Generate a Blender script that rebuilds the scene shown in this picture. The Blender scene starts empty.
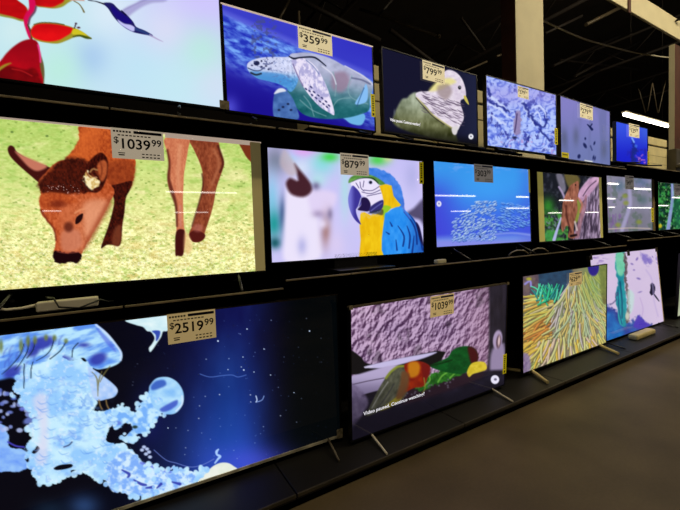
import bpy, bmesh, math, random
import numpy as np
from mathutils import Vector, Matrix

# ------------------------------------------------------------------ survey
H = 1.45                                   # height of the camera above the floor
F_PX = 373.164                             # focal length in pixels of a 680 px wide frame
YAW, PITCH, ROLL = 0.532115, -0.050682, 0.041606
ROW_Z = [0.70162, -0.12870, -1.31311]      # bottoms of the screens, by row, from camera height
ROW_Y = [2.07135, 2.14687, 2.06692]
# name: row, x, dy, dz, width, yaw, tilt, roll
SURVEY = {
 'T2': (0, 1.0417, -.0021, .0009, .9870, .0133, -.0077, .0045),
 'T3': (0, 2.0905, -.0008, .0003, .9804, .0330, .0048, 0),
 'T4': (0, 3.1954, .0026, -.0011, 1.0135, -.0011, -.0011, .0039),
 'T5': (0, 4.3569, .0413, -.0179, 1.0668, .0320, -.0035, .0021),
 'T6': (0, 5.2272, -.0268, .0108, .7676, -.0125, -.0038, .0007),
 'T1': (0, -.1969, -.0172, .0070, 1.4402, -.0069, .0372, .0011),
 'M1': (1, .0722, -.0062, -.0496, 1.3148, -.0243, .0081, .0087),
 'M2': (1, 1.3978, .0040, -.0171, 1.2200, -.0088, .0150, .0056),
 'M3': (1, 2.7666, .0028, .0069, 1.2044, -.0223, -.0171, .0045),
 'M4': (1, 4.1220, -.0046, -.0101, 1.2046, -.0084, -.0242, .0042),
 'M5': (1, 5.4939, .0116, .0392, 1.1753, -.0069, -.0202, -.0009),
 'M6': (1, 6.7992, -.0012, .0306, 1.1320, .0004, -.0114, .0027),
 'B1': (2, .2684, .0522, .0100, 1.8200, -.0226, .0173, .0078),
 'B2': (2, 1.9895, -.0548, -.0117, 1.5472, .0023, .0511, .0022),
 'B3': (2, 3.8606, -.0073, -.0016, 1.5645, .0160, .0106, .0057),
 'B4': (2, 5.4203, .0398, -.0178, 1.7576, .0036, -.0862, .0084),
 'B5': (2, 7.4000, .0000, .0000, 1.5500, .0000, .0500, .0000),
}

ASPECT = {'B1': .9316 / 1.82}               # screen height over width where it is not 9/16
def asp(n): return ASPECT.get(n, 9 / 16)

def rot(y, p, r):
    cy, sy, cp, sp, cr, sr = math.cos(y), math.sin(y), math.cos(p), math.sin(p), math.cos(r), math.sin(r)
    Rz = np.array([[cy, -sy, 0], [sy, cy, 0], [0, 0, 1]])
    Rx = np.array([[1, 0, 0], [0, cp, -sp], [0, sp, cp]])
    Ry = np.array([[cr, 0, sr], [0, 1, 0], [-sr, 0, cr]])
    return Rz @ Rx @ Ry

CAM_R = rot(-YAW, PITCH, ROLL)
def to_px(P):
    q = (np.asarray(P) - np.array([0, 0, H])) @ CAM_R
    return np.stack([340 + F_PX * q[..., 0] / q[..., 1], 255 - F_PX * q[..., 2] / q[..., 1]], -1)

def pose(n):
    row, x, dy, dz, w, yw, tl, rl = SURVEY[n]
    return np.array([x, ROW_Y[row] + dy, ROW_Z[row] + dz + H]), w, rot(yw, tl, rl)

def quad(n):
    B, w, R = pose(n); h = w * asp(n); ux, uz = R[:, 0], R[:, 2]
    return to_px(np.array([B + uz * h - ux * w / 2, B + uz * h + ux * w / 2, B + ux * w / 2, B - ux * w / 2]))

# ------------------------------------------------------------------ helpers
C = bpy.context.scene.collection
def link(o, parent=None):
    C.objects.link(o)
    if parent is not None: o.parent = parent
    return o

def mat(name, col, rough=.6, metal=0., emit=None, estr=0., noise=0., nscale=6., bump=0., spec=.5):
    m = bpy.data.materials.new(name); m.use_nodes = True
    nt = m.node_tree; b = nt.nodes['Principled BSDF']
    lin = [(c / 255) ** 2.2 for c in col] + [1]
    b.inputs['Base Color'].default_value = lin
    b.inputs['Roughness'].default_value = rough; b.inputs['Metallic'].default_value = metal
    b.inputs['Specular IOR Level'].default_value = spec
    if emit:
        b.inputs['Emission Color'].default_value = [(c / 255) ** 2.2 for c in emit] + [1]
        b.inputs['Emission Strength'].default_value = estr
    if noise or bump:
        tc = nt.nodes.new('ShaderNodeTexCoord'); n = nt.nodes.new('ShaderNodeTexNoise')
        n.inputs['Scale'].default_value = nscale; n.inputs['Detail'].default_value = 6
        nt.links.new(tc.outputs['Object'], n.inputs['Vector'])
        if noise:
            r = nt.nodes.new('ShaderNodeValToRGB')
            r.color_ramp.elements[0].position = .3; r.color_ramp.elements[1].position = .7
            r.color_ramp.elements[0].color = [max(0, c * (1 - noise)) for c in lin[:3]] + [1]
            r.color_ramp.elements[1].color = [min(1, c * (1 + noise)) for c in lin[:3]] + [1]
            nt.links.new(n.outputs['Fac'], r.inputs['Fac']); nt.links.new(r.outputs['Color'], b.inputs['Base Color'])
        if bump:
            bp = nt.nodes.new('ShaderNodeBump'); bp.inputs['Strength'].default_value = bump
            nt.links.new(n.outputs['Fac'], bp.inputs['Height']); nt.links.new(bp.outputs['Normal'], b.inputs['Normal'])
    return m

M = dict(
 black=mat('black_plastic', (18, 18, 19), .35),
 bezel=mat('bezel_black', (12, 12, 13), .3),
 silver=mat('brushed_silver', (206, 198, 172), .35, .2, noise=.5, nscale=12),
 cream=mat('cream_plastic', (214, 196, 134), .5, 0, noise=.12, nscale=14),
 film=mat('tan_film', (206, 190, 132), .45, 0, (200, 182, 120), .12),  # faint glow put into the film
 filmy=mat('yellow_film', (208, 200, 120), .45, 0, (190, 180, 90), .30),  # strips made to glow, brightness put into the film itself
 filmw=mat('pale_film', (235, 220, 205), .4, 0, (235, 210, 190), .45),  # pale film brightened by a glow of its own
 rack=mat('rack_black_board', (7, 6, 6), .8, noise=.35, nscale=9, bump=.1, spec=0.),
 deck=mat('plinth_black_board', (20, 17, 14), .6, noise=.35, nscale=5, bump=.08),
 edge=mat('worn_edge', (128, 114, 88), .45, noise=.5, nscale=10),
 dedge=mat('plinth_edge', (62, 55, 44), .5, noise=.4, nscale=9),
 back=mat('back_panel_black', (5, 4, 4), .9, spec=0.),
 paint=mat('cream_paint', (214, 204, 168), .6, noise=.06, nscale=3, bump=.03),
 brown=mat('dark_brown', (74, 40, 28), .7, noise=.3, nscale=4),
 steel=mat('dull_steel', (92, 82, 66), .5, .1, noise=.3, nscale=8),
 joist=mat('rusty_joist', (30, 20, 15), .7, noise=.4, nscale=4),
 ceil=mat('ceiling_dark', (40, 32, 26), .9, noise=.4, nscale=1.5),
 wall=mat('wall_dark', (34, 28, 24), .9, noise=.3, nscale=1),
 card=mat('card_paper', (226, 210, 164), .6, 0, (226, 208, 160), .30),  # paper with a backlit glow put into it
 ink=mat('ink_black', (14, 13, 14), .6),
 navy=mat('ink_navy', (40, 40, 82), .6),
 grey=mat('ink_grey', (120, 112, 96), .6),
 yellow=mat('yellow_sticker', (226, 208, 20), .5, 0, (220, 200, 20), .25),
 carton=mat('cream_carton', (226, 212, 158), .7, noise=.1, nscale=8),
 tan=mat('tan_board', (128, 110, 74), .7, noise=.3, nscale=6),
 tube=mat('lamp_tube', (255, 250, 235), .4, 0, (255, 246, 222), 9),
 tube2=mat('lamp_tube_far', (255, 250, 240), .4, 0, (255, 248, 240), 15),
 white=mat('white_enamel', (220, 214, 196), .5),
 cable=mat('pale_cable', (216, 208, 186), .5),
 caption=mat('caption_white', (240, 240, 250), .5, 0, (235, 235, 250), .8),
 clear=mat('corner_guard', (150, 138, 112), .25, .2, noise=.5, nscale=60),
 appl=mat('grey_sheet_metal', (82, 78, 70), .45, .4, noise=.2, nscale=6),
)

def screen_material():
    m = bpy.data.materials.new('lit_screen'); m.use_nodes = True
    nt = m.node_tree; b = nt.nodes['Principled BSDF']
    b.inputs['Base Color'].default_value = (.004, .004, .005, 1); b.inputs['Roughness'].default_value = .02
    b.inputs['Specular IOR Level'].default_value = .45
    a = nt.nodes.new('ShaderNodeVertexColor'); a.layer_name = 'picture'
    nt.links.new(a.outputs['Color'], b.inputs['Emission Color']); b.inputs['Emission Strength'].default_value = 1.0
    return m
SCREEN = screen_material()

class MB:
    """collects shapes for ONE mesh object"""
    def __init__(s): s.bm = bmesh.new(); s.mats = []
    def mi(s, m):
        if m not in s.mats: s.mats.append(m)
        return s.mats.index(m)
    def faces(s, vs, fs, m):
        k = s.mi(m); bv = [s.bm.verts.new(v) for v in vs]
        for f in fs:
            try: s.bm.faces.new([bv[i] for i in f]).material_index = k
            except ValueError: pass
    def box(s, lo, hi, m, bevel=0., mtx=None):
        k = s.mi(m)
        r = bmesh.ops.create_cube(s.bm, size=1)
        vs = r['verts']; lo, hi = Vector(lo), Vector(hi)
        for v in vs: v.co = Vector([(lo[i] + hi[i]) / 2 + v.co[i] * (hi[i] - lo[i]) for i in range(3)])
        fs = {f for v in vs for f in v.link_faces}
        if bevel:
            es = list({e for v in vs for e in v.link_edges})
            o = bmesh.ops.bevel(s.bm, geom=es, offset=bevel, segments=2, profile=.5, affect='EDGES')
            fs = set(o['faces']) | {f for f in fs if f.is_valid}
            vs = list({v for f in fs for v in f.verts})
        for f in fs: f.material_index = k
        if mtx is not None:
            for v in vs: v.co = mtx @ v.co
    def tube(s, pts, r, m, n=8, r2=None):
        k = s.mi(m); pts = [Vector(p) for p in pts]; rings = []
        for i, p in enumerate(pts):
            d = (pts[min(i + 1, len(pts) - 1)] - pts[max(i - 1, 0)]).normalized()
            a = d.cross(Vector((0, 0, 1)))
            if a.length < .05: a = d.cross(Vector((1, 0, 0)))
            a.normalize(); b = d.cross(a).normalized()
            rr = r if r2 is None else r + (r2 - r) * i / (len(pts) - 1)
            rings.append([s.bm.verts.new(p + (a * math.cos(2 * math.pi * j / n) + b * math.sin(2 * math.pi * j / n)) * rr) for j in range(n)])
        for A, B in zip(rings, rings[1:]):
            for j in range(n):
                f = s.bm.faces.new((A[j], A[(j + 1) % n], B[(j + 1) % n], B[j])); f.material_index = k; f.smooth = True
        for R in (rings[0][::-1], rings[-1]):
            s.bm.faces.new(R).material_index = k
    def text(s, body, x, y, size, m, off=.0, z=.0, shear=0., w=1.):
        """lettering laid in the xz plane, facing -y; returns its width"""
        cu = bpy.data.curves.new('t', 'FONT'); cu.body = body; cu.size = size; cu.offset = off; cu.shear = shear
        cu.resolution_u = 3
        ob = bpy.data.objects.new('t', cu); C.objects.link(ob)
        dg = bpy.context.evaluated_depsgraph_get(); me = ob.evaluated_get(dg).to_mesh()
        vs = [(x + v.co.x * w, z, y + v.co.y) for v in me.vertices]
        s.faces(vs, [list(p.vertices) for p in me.polygons], m)
        wd = max((v.co.x for v in me.vertices), default=0) * w
        ob.evaluated_get(dg).to_mesh_clear()
        bpy.data.objects.remove(ob); bpy.data.curves.remove(cu)
        return wd
    def build(s, name, parent=None, loc=None):
        me = bpy.data.meshes.new(name); 
        bmesh.ops.recalc_face_normals(s.bm, faces=[f for f in s.bm.faces])
        s.bm.to_mesh(me); s.bm.free()
        for m in s.mats: me.materials.append(m)
        o = bpy.data.objects.new(name, me)
        if loc is not None: o.location = loc
        return link(o, parent)

def tag(o, label, cat, group=None):
    o['label'] = label; o['category'] = cat
    if group: o['group'] = group
    return o
def struct(o, label=None):
    o['kind'] = 'structure'
    if label: o['label'] = label
    return o
def empty(name, loc=(0, 0, 0)):
    o = bpy.data.objects.new(name, None); o.location = loc; o.empty_display_size = .1
    return link(o)

# ------------------------------------------------------------------ picture painter
def _hash(ix, iy, seed):
    h = (ix.astype(np.int64) * 374761393 + iy.astype(np.int64) * 668265263 + seed * 1442695041) & 0x7fffffff
    h = ((h ^ (h >> 13)) * 1274126177) & 0x7fffffff
    return ((h ^ (h >> 16)) & 0xffff) / 65535.
def vnoise(x, y, seed):
    ix, iy = np.floor(x), np.floor(y); fx, fy = x - ix, y - iy
    fx = fx * fx * (3 - 2 * fx); fy = fy * fy * (3 - 2 * fy)
    a, b = _hash(ix, iy, seed), _hash(ix + 1, iy, seed); c, d = _hash(ix, iy + 1, seed), _hash(ix + 1, iy + 1, seed)
    return (a + (b - a) * fx) * (1 - fy) + (c + (d - c) * fx) * fy
def curve(pts, closed=True, k=4):
    P = np.array(pts, float); n = len(P); out = []
    for i in range(n if closed else n - 1):
        if closed: a, b, c, d = P[(i - 1) % n], P[i], P[(i + 1) % n], P[(i + 2) % n]
        else: a, b, c, d = P[max(i - 1, 0)], P[i], P[i + 1], P[min(i + 2, n - 1)]
        for t in np.arange(k) / k:
            out.append(.5 * (2 * b + (c - a) * t + (2 * a - 5 * b + 4 * c - d) * t * t + (3 * b - a - 3 * c + d) * t ** 3))
    if not closed: out.append(P[-1])
    return np.array(out)
def sstep(a, b, x):
    t = np.clip((x - a) / (b - a), 0, 1); return t * t * (3 - 2 * t)
def lerp(a, b, t):
    a, b = np.asarray(a, float), np.asarray(b, float); return a + (b - a) * t[..., None]

class Painter:
    def __init__(s, name, W):
        Hh = int(round(W * 9 / 16)); s.name = name; s.W, s.H = W, Hh
        u, v = np.meshgrid(np.linspace(0, 1, W), np.linspace(0, 1, Hh)); q = quad(name); A = []
        for (a, b), (x, y) in zip([(0, 0), (1, 0), (1, 1), (0, 1)], q):
            A += [[a, b, 1, 0, 0, 0, -x * a, -x * b, x], [0, 0, 0, a, b, 1, -y * a, -y * b, y]]
        A = np.array(A); h = np.append(np.linalg.solve(A[:, :8], A[:, 8]), 1).reshape(3, 3)
        d = h[2, 0] * u + h[2, 1] * v + 1
        s.X = (h[0, 0] * u + h[0, 1] * v + h[0, 2]) / d; s.Y = (h[1, 0] * u + h[1, 1] * v + h[1, 2]) / d
        s.u, s.v = u, v; s.img = np.zeros((Hh, W, 3))
    def n(s, sx, sy=None, seed=0, oct=3, ang=0.):
        sy = sy or sx; c, q = math.cos(ang), math.sin(ang)
        x = (s.X * c + s.Y * q) / sx; y = (-s.X * q + s.Y * c) / sy; r = 0; a = 1; t = 0
        for k in range(oct):
            r = r + a * vnoise(x * 2 ** k + 17.3 * k, y * 2 ** k + 5.1 * k, seed + k); t += a; a *= .5
        return r / t
    def fill(s, col): s.img[:] = col
    def mix(s, mask, col): 
        mask = np.clip(mask, 0, 1)[..., None]; s.img = s.img * (1 - mask) + np.asarray(col, float) * mask
    def _box(s, x0, y0, x1, y1):
        b = (s.X >= x0) & (s.X <= x1) & (s.Y >= y0) & (s.Y <= y1)
        r = np.where(b.any(1))[0]; c = np.where(b.any(0))[0]
        if len(r) == 0: return None
        return slice(r[0], r[-1] + 1), slice(c[0], c[-1] + 1)
    def _put(s, bx, m, col):
        col = np.asarray(col, float)
        if col.ndim == 3: col = col[bx]
        s.img[bx] = s.img[bx] * (1 - m[..., None]) + col * m[..., None]
    def _warp(s, bx, warp, ws, seed):
        X, Y = s.X[bx], s.Y[bx]
        if warp:
            X, Y = (X + (vnoise(X / ws, Y / ws, seed) - .5) * 2 * warp + (vnoise(X / ws * 2.3, Y / ws * 2.3, seed + 3) - .5) * warp,
                    Y + (vnoise(X / ws, Y / ws, seed + 7) - .5) * 2 * warp + (vnoise(X / ws * 2.3, Y / ws * 2.3, seed + 9) - .5) * warp)
        return X, Y
    def poly(s, pts, col, soft=.6, a=1., warp=0., ws=5., smooth=True, seed=1):
        P = curve(pts) if smooth else np.array(pts, float); e = soft + warp * 1.6 + .5
        bx = s._box(P[:, 0].min() - e, P[:, 1].min() - e, P[:, 0].max() + e, P[:, 1].max() + e)
        if bx is None: return
        X, Y = s._warp(bx, warp, ws, seed); D = np.full(X.shape, 1e9); ins = np.zeros(X.shape, bool)
        for (x0, y0), (x1, y1) in zip(P, np.roll(P, -1, 0)):
            dx, dy = x1 - x0, y1 - y0; L = dx * dx + dy * dy + 1e-12
            t = np.clip(((X - x0) * dx + (Y - y0) * dy) / L, 0, 1)
            D = np.minimum(D, (X - x0 - t * dx) ** 2 + (Y - y0 - t * dy) ** 2)
            if abs(dy) > 1e-9: ins ^= ((y0 > Y) != (y1 > Y)) & (X < x0 + (Y - y0) * dx / dy)
        sd = np.sqrt(D) * np.where(ins, 1, -1)
        s._put(bx, a * sstep(-soft, soft, sd), col)
    def frill(s, pts, r, col, n=40, seed=1, spread=1.5):
        P = curve(pts); R = np.random.RandomState(seed)
        for k in range(n):
            x, y = P[R.randint(len(P))] + R.randn(2) * spread; q = r * (.45 + .75 * R.rand())
            s.ell(x, y, q, q * (.7 + .4 * R.rand()), col, .6, .95, R.rand() * 3)
    def line(s, pts, w, col, soft=.5, a=1., smooth=True, warp=0., ws=5.):
        P = np.array(pts, float); ww = np.ones(len(P)) * np.asarray(w, float)
        if smooth and len(P) > 2:
            Q = curve(np.column_stack([P, ww]), False); P, ww = Q[:, :2], Q[:, 2]
        e = ww.max() / 2 + soft + warp * 1.6 + .5
        bx = s._box(P[:, 0].min() - e, P[:, 1].min() - e, P[:, 0].max() + e, P[:, 1].max() + e)
        if bx is None: return
        X, Y = s._warp(bx, warp, ws, 5); D = np.full(X.shape, -1e9)
        for i in range(len(P) - 1):
            (x0, y0), (x1, y1) = P[i], P[i + 1]; dx, dy = x1 - x0, y1 - y0; L = dx * dx + dy * dy + 1e-12
            t = np.clip(((X - x0) * dx + (Y - y0) * dy) / L, 0, 1)
            D = np.maximum(D, (ww[i] + (ww[i + 1] - ww[i]) * t) / 2 - np.hypot(X - x0 - t * dx, Y - y0 - t * dy))
        s._put(bx, a * sstep(-soft, soft, D), col)
    def ell(s, x, y, rx, ry, col, soft=.6, a=1., r=0.):
        e = max(rx, ry) + soft * 2 + .5; bx = s._box(x - e, y - e, x + e, y + e)
        if bx is None: return
        c, q = math.cos(r), math.sin(r); dx, dy = s.X[bx] - x, s.Y[bx] - y
        k = np.hypot((dx * c + dy * q) / rx, (-dx * q + dy * c) / ry)
        s._put(bx, a * sstep(-soft, soft, (1 - k) * min(rx, ry)), col)
    def mesh(s, w, h):
        W, Hh = s.W, s.H
        co = np.zeros((Hh, W, 3), np.float32)
        co[..., 0] = (s.u - .5) * w; co[..., 2] = (1 - s.v) * h
        idx = np.arange(W * Hh).reshape(Hh, W)
        f = np.stack([idx[:-1, :-1], idx[1:, :-1], idx[1:, 1:], idx[:-1, 1:]], -1).reshape(-1)
        me = bpy.data.meshes.new('screen'); nf = len(f) // 4
        me.vertices.add(W * Hh); me.vertices.foreach_set('co', co.reshape(-1))
        me.loops.add(nf * 4); me.loops.foreach_set('vertex_index', f.astype(np.int32))
        me.polygons.add(nf); me.polygons.foreach_set('loop_start', np.arange(0, nf * 4, 4, dtype=np.int32))
        me.update(calc_edges=True)
        at = me.color_attributes.new('picture', 'FLOAT_COLOR', 'POINT')
        c = np.clip(s.img, 0, 262) / 255; lin = np.where(c <= .04045, c / 12.92, ((c + .055) / 1.055) ** 2.4)
        at.data.foreach_set('color', np.concatenate([lin, np.ones((Hh, W, 1))], -1).astype(np.float32).reshape(-1))
        me.materials.append(SCREEN)
        return me

# ------------------------------------------------------------------ the pictures on the screens
RNG = np.random.RandomState(7)

def pic_flower():
    p = Painter('T1', 460)
    X, Y = p.X, p.Y
    p.img[:] = lerp((196, 232, 240), (206, 226, 246), sstep(60, 150, X))
    for x, y, r, c, a in [(205, 5, 60, (208, 196, 255), .95), (200, 52, 28, (184, 238, 216), .8), (92, 58, 20, (160, 192, 238), .8),
                          (60, 70, 24, (188, 238, 222), .8), (140, 70, 40, (190, 228, 246), .8), (110, 10, 26, (224, 238, 250), .7),
                          (180, 90, 40, (196, 236, 244), .7), (15, 30, 18, (216, 238, 240), .6), (165, 30, 22, (222, 222, 246), .7), (215, 85, 20, (214, 224, 244), .6)]:
        p.mix(a * np.exp(-((X - x) ** 2 + (Y - y) ** 2) / (2 * (r * .7) ** 2)), c)
    red = lerp((168, 6, 14), (236, 16, 20), p.n(16, 8, 3))
    # upper left bract
    p.poly([(-40, -30), (0, -16), (16, -1), (24, 5), (28, 10), (27, 17), (23, 21.5), (12, 18.5), (-4, 15), (-40, 2)], (150, 150, 60), .7)
    p.poly([(-40, -30), (0, -16), (16, -1), (24, 5), (27, 9), (27, 15), (23, 19.5), (12, 16.5), (-4, 12.5), (-40, 0)], red, 1)
    # upper middle bract
    p.poly([(30, -12), (50, -16), (68, -8), (73, -1), (68, 3), (62, 7), (54, 8.6), (44, 7.6), (36, 6.5), (32, 3)], (158, 150, 46), .7)
    p.poly([(30, -12), (50, -16), (64, -8), (64, 1), (58, 5), (52, 7.2), (43, 6.6), (36, 5.5), (32, 3)], red, 1)
    p.line([(74, 1), (79, 4), (82, 8), (84, 12)], [1, 1, 1.3, 1.8], (120, 110, 70)); p.line([(70, 0), (78, 0), (84, .5)], 1.2, (200, 150, 130))
    # stem
    p.poly([(28, -8), (33, -4), (36, 6), (34.5, 12), (30, 18), (28, 24), (31.5, 32), (32.5, 41), (29, 38), (25.5, 29), (23.5, 20), (26, 13), (29, 7)], (214, 12, 84), .7)
    p.line([(36, 7), (34.5, 12), (30, 18), (28.6, 24)], 2.2, (104, 72, 96), .8); p.line([(28, 25), (31, 33), (31.5, 40)], 1.6, (70, 60, 30), .6)
    # middle bract
    p.poly([(31, 30), (34, 24.5), (40, 22.5), (50, 22.5), (60, 23.8), (72, 27), (81, 31), (88, 35.6), (92, 38.5), (88, 39), (80, 36.6), (74, 37.5), (67, 40.5), (58, 43.6), (48, 43), (38, 41), (32, 37)], (160, 150, 40), .6)
    p.poly([(31, 30), (35, 25), (42, 23.5), (52, 23.8), (62, 25.2), (73, 28.5), (71, 33), (65, 37), (58, 40.5), (48, 41.5), (38, 39.5), (32, 36)], lerp((196, 6, 16), (240, 18, 22), sstep(26, 36, Y) * .5 + .5 * p.n(12, 5, 5)), .9)
    p.line([(34, 24.5), (42, 22.6), (54, 23), (64, 24.6)], 1.1, (96, 86, 40)); p.line([(73, 36.8), (80, 35.4), (86, 37.4), (91, 38.4)], [1, 2.2, 2.6, 1.2], (66, 84, 14), .7)
    p.poly([(74, 28.5), (82, 31.5), (87, 35.5), (80, 34.6), (72, 34)], (208, 196, 36), .8)
    p.line([(74.5, 28), (76, 23.5)], 1.3, (60, 20, 40)); p.ell(76, 23.5, 1.1, .9, (60, 10, 40)); p.ell(78.6, 27.6, 1.6, .9, (70, 6, 30))
    # lower bract
    p.poly([(37, 44), (41, 55), (44, 66), (44.4, 78), (42, 90), (30, 90), (30, 60)], (104, 90, 48), .8)
    p.poly([(-30, 92), (-12, 72), (0, 61), (6, 53.5), (14, 46), (23, 40.6), (32, 39.2), (38, 43), (40, 54), (40, 66), (38, 92)], lerp((150, 6, 22), (206, 10, 26), sstep(44, 70, Y) * p.n(14, 10, 9)), .8)
    p.poly([(-20, 80), (-2, 68), (10, 66), (24, 70), (34, 68), (39, 76), (38, 92), (-20, 92)], lerp((84, 4, 10), (170, 10, 14), p.n(9, 5, 11)), 2)
    p.poly([(-20, 80), (0, 70), (14, 68), (28, 71), (36, 80), (36, 92), (-20, 92)], (110, 4, 12), 2, .6); p.line([(12, 69), (22, 71), (32, 76)], 1, (216, 40, 40), .8, .6); p.line([(-6, 73), (4, 66), (11, 63)], [3, 2.4, .8], (158, 140, 40), .8); p.line([(38, 45), (40, 54), (40.5, 62)], 1.6, (238, 60, 140), .8)
    # humming bird
    p.poly([(121, 12), (127, 7), (136, 3), (146, -3), (168, -8), (166, 1), (152, 3), (142, 7), (133, 13), (126, 18)], (164, 158, 210), 2, .85)
    p.line([(124, 10), (136, 4), (150, -2)], 1.2, (140, 132, 186), 1, .6)
    p.poly([(103, 3.4), (108, 2.4), (113, 3.6), (117, 7.6), (121, 11), (127, 15), (133, 21.6), (136.5, 27), (145, 30.6), (153, 35.4), (147, 35), (139, 33.6), (133, 32), (126, 28.5), (118.6, 22.6), (113, 16), (108, 8.4)], (30, 26, 96), .5)
    p.poly([(112, 6), (118, 11), (126, 16), (132, 22), (126, 23.6), (118, 19), (112, 11)], (24, 10, 120), 1.2)
    p.poly([(117.5, 19.5), (124, 23.5), (131, 25), (135, 28), (133, 31.4), (126, 28), (120, 23.8)], (196, 196, 246), .8)
    p.line([(136, 29), (144, 32), (152, 36)], [3, 2.5, 1], (40, 60, 120), .8); p.line([(150, 35), (158, 39.4), (163, 41.6)], [1.8, 1.2, .5], (176, 160, 200), .6, .8)
    p.line([(88, .2), (96, 1.4), (104, 4)], [.8, 1, 1.6], (30, 24, 44), .4); p.line([(121.6, 11), (126, 15)], 1.6, (16, 10, 60), .5)
    return p

def pic_turtle():
    p = Painter('T2', 300); X, Y = p.X, p.Y
    p.img[:] = lerp((58, 62, 200), (26, 16, 142), sstep(30, 100, Y - (X - 222) * .25))
    p.mix(.6 * sstep(290, 370, X) * sstep(80, 40, Y), (44, 40, 190))
    d = Y - (12 + (X - 222) * .43)
    c = lerp((34, 50, 186), (124, 176, 252), np.clip(p.n(8, 3, 4, 4, .4) * 2.2 - .65, 0, 1))
    p.mix(sstep(-1, 5, d) * sstep(64, 34, d) * .95, c); p.mix(sstep(-6, 0, d) * sstep(6, 0, d) * .4, (120, 130, 236))
    p.mix(.75 * np.exp(-((X - 229) ** 2 / 90 + (Y - 108) ** 2 / 130)), (92, 92, 226))
    # far flippers
    p.poly([(343, 116), (364, 114), (362, 124.5), (352, 124), (346, 120)], (110, 180, 230), .8)
    p.poly([(354, 104), (361, 91), (367, 82), (369.5, 90), (372, 92), (373, 104), (362, 107)], (126, 184, 240), .8)
    # shell
    up, lo = (176, 180, 210), (34, 104, 112)
    sh = lerp(up, lo, sstep(66, 104, Y - (X - 300) * .16)); sh = sh + (p.n(7, 5, 8) - .5)[..., None] * 46
    p.poly([(289, 57), (297, 53), (308, 52.6), (322, 55.5), (334, 60), (347, 67.5), (358, 72.5), (367, 78), (373.5, 85), (370, 98), (369, 110), (360, 114.5), (348, 117.6), (332, 119), (316, 118), (303, 114), (293, 104), (286, 94), (290, 84)], sh, .8)
    p.poly([(333, 74), (345, 72), (350, 82), (342, 92), (332, 88)], (150, 124, 150), 3, .8)
    for a in ([(352, 76), (348, 88), (352, 98), (368, 104)], [(333, 72), (336, 84), (335, 96)], [(350, 98), (338, 100), (330, 112)], [(300, 100), (312, 110), (326, 116)], [(304, 96), (310, 104), (314, 116)]):
        p.line(a, 1, (130, 170, 178), .7, .7)
    p.line([(345, 66), (358, 73), (367, 79), (373, 85)], 1.2, (206, 206, 228), .6); p.line([(352, 78), (362, 80), (370, 84)], 1.5, (70, 74, 110), 1, .7)
    p.poly([(355, 104), (362, 92), (366, 84), (368, 92), (366, 102)], (134, 190, 244), .8)
    p.line([(364, 88), (360, 98), (357, 106)], 1, (40, 80, 130), .7, .7)
    # head and neck
    hd = lerp((206, 212, 242), (82, 152, 214), sstep(66, 78, Y - (X - 250) * .1)); hd = hd + (p.n(2.2, 2.2, 2) - .5)[..., None] * 70 * sstep(265, 290, X)[..., None]
    p.poly([(247, 66), (248.5, 62.5), (254, 59.6), (262, 57.6), (272, 57), (284, 57), (292, 57), (297, 62), (299, 72), (297, 84), (291, 92), (286, 88), (279, 84), (268, 81), (259, 79), (253, 75.4), (248.5, 71)], hd, .6)
    p.poly([(250, 72), (262, 72), (275, 73), (286, 76), (292, 84), (288, 87), (277, 83), (262, 79)], (70, 142, 214), 1.4, .7)
    for x, y, rx, ry in [(256.6, 63.2, 3, 2.4), (261.5, 66.8, 1.2, .9), (266, 66, 1.1, .8), (268.6, 69.4, 1, .8), (261.5, 61, .9, 1), (272, 63, .7, .6), (252, 65.5, 1, .6), (265, 61, .6, .5)]:
        p.ell(x, y, rx, ry, (30, 36, 76), .6)
    p.line([(248, 68), (254, 70.5), (260, 70.5), (264, 67.5)], 1, (50, 60, 110)); p.line([(251, 72.8), (256, 74.8), (261, 73.6)], 1.8, (36, 44, 60), .7)
    hm = sstep(.56, .7, p.n(3, 2.2, 71, 2)) * sstep(75, 66, Y) * sstep(249, 253, X) * sstep(285, 270, X); p.mix(hm * .7, (70, 78, 130)); p.mix(sstep(.6, .75, p.n(1.6, 1.6, 72, 2)) * sstep(268, 276, X) * sstep(299, 292, X) * sstep(57, 60, Y) * sstep(88, 80, Y) * .45, (90, 110, 170))
    # near flippers
    p.poly([(273, 112), (273.5, 98), (276, 91), (281, 88), (286, 90), (292, 97), (296, 106), (299, 118), (290, 120), (276, 118)], lerp((92, 134, 200), (50, 84, 150), p.n(5, 5, 3)), .8)
    p.poly([(274, 94), (278, 89), (283, 88.4), (286, 91), (280, 92.4)], (222, 226, 240), .8)
    for x, y in [(283, 107), (288, 104), (279, 110), (291, 110)]: p.ell(x, y, 1.4, 1.1, (28, 40, 80))
    p.poly([(291.5, 60), (297, 57.5), (304, 58.4), (312, 63), (319, 71), (326, 85), (331, 99), (334.5, 114.5), (328, 112), (319, 106), (309, 95), (301, 83), (294, 69)], lerp((236, 228, 250), (176, 172, 218), sstep(.35, .7, p.n(2.4, 3.4, 6))), .6)
    for i, (x, y) in enumerate([(306, 89), (309.5, 91), (312, 95), (314, 92), (316, 98), (318.5, 95.5), (320, 101.5), (322, 98), (323.5, 104), (326, 101.5), (327, 107), (329, 105.5), (311, 87)]):
        p.ell(x, y, 1.5, .8, (56, 58, 110), .5, 1, .7)
    p.line([(289, 56.4), (294, 58.6), (300, 57.6), (312, 57), (318, 59.4), (326, 66)], [1, 2, 1.6, 1.8, 1.6, 1], (26, 32, 56), .5)
    p.line([(306, 60), (313, 66), (319, 74)], 1, (96, 120, 170), .6, .7); p.line([(293, 64), (297, 74), (303, 86)], 1.2, (110, 100, 150), .6, .8)
    p.line([(322, 66), (332, 74), (336, 84)], 1.2, (222, 222, 240), .7, .8)
    return p

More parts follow.
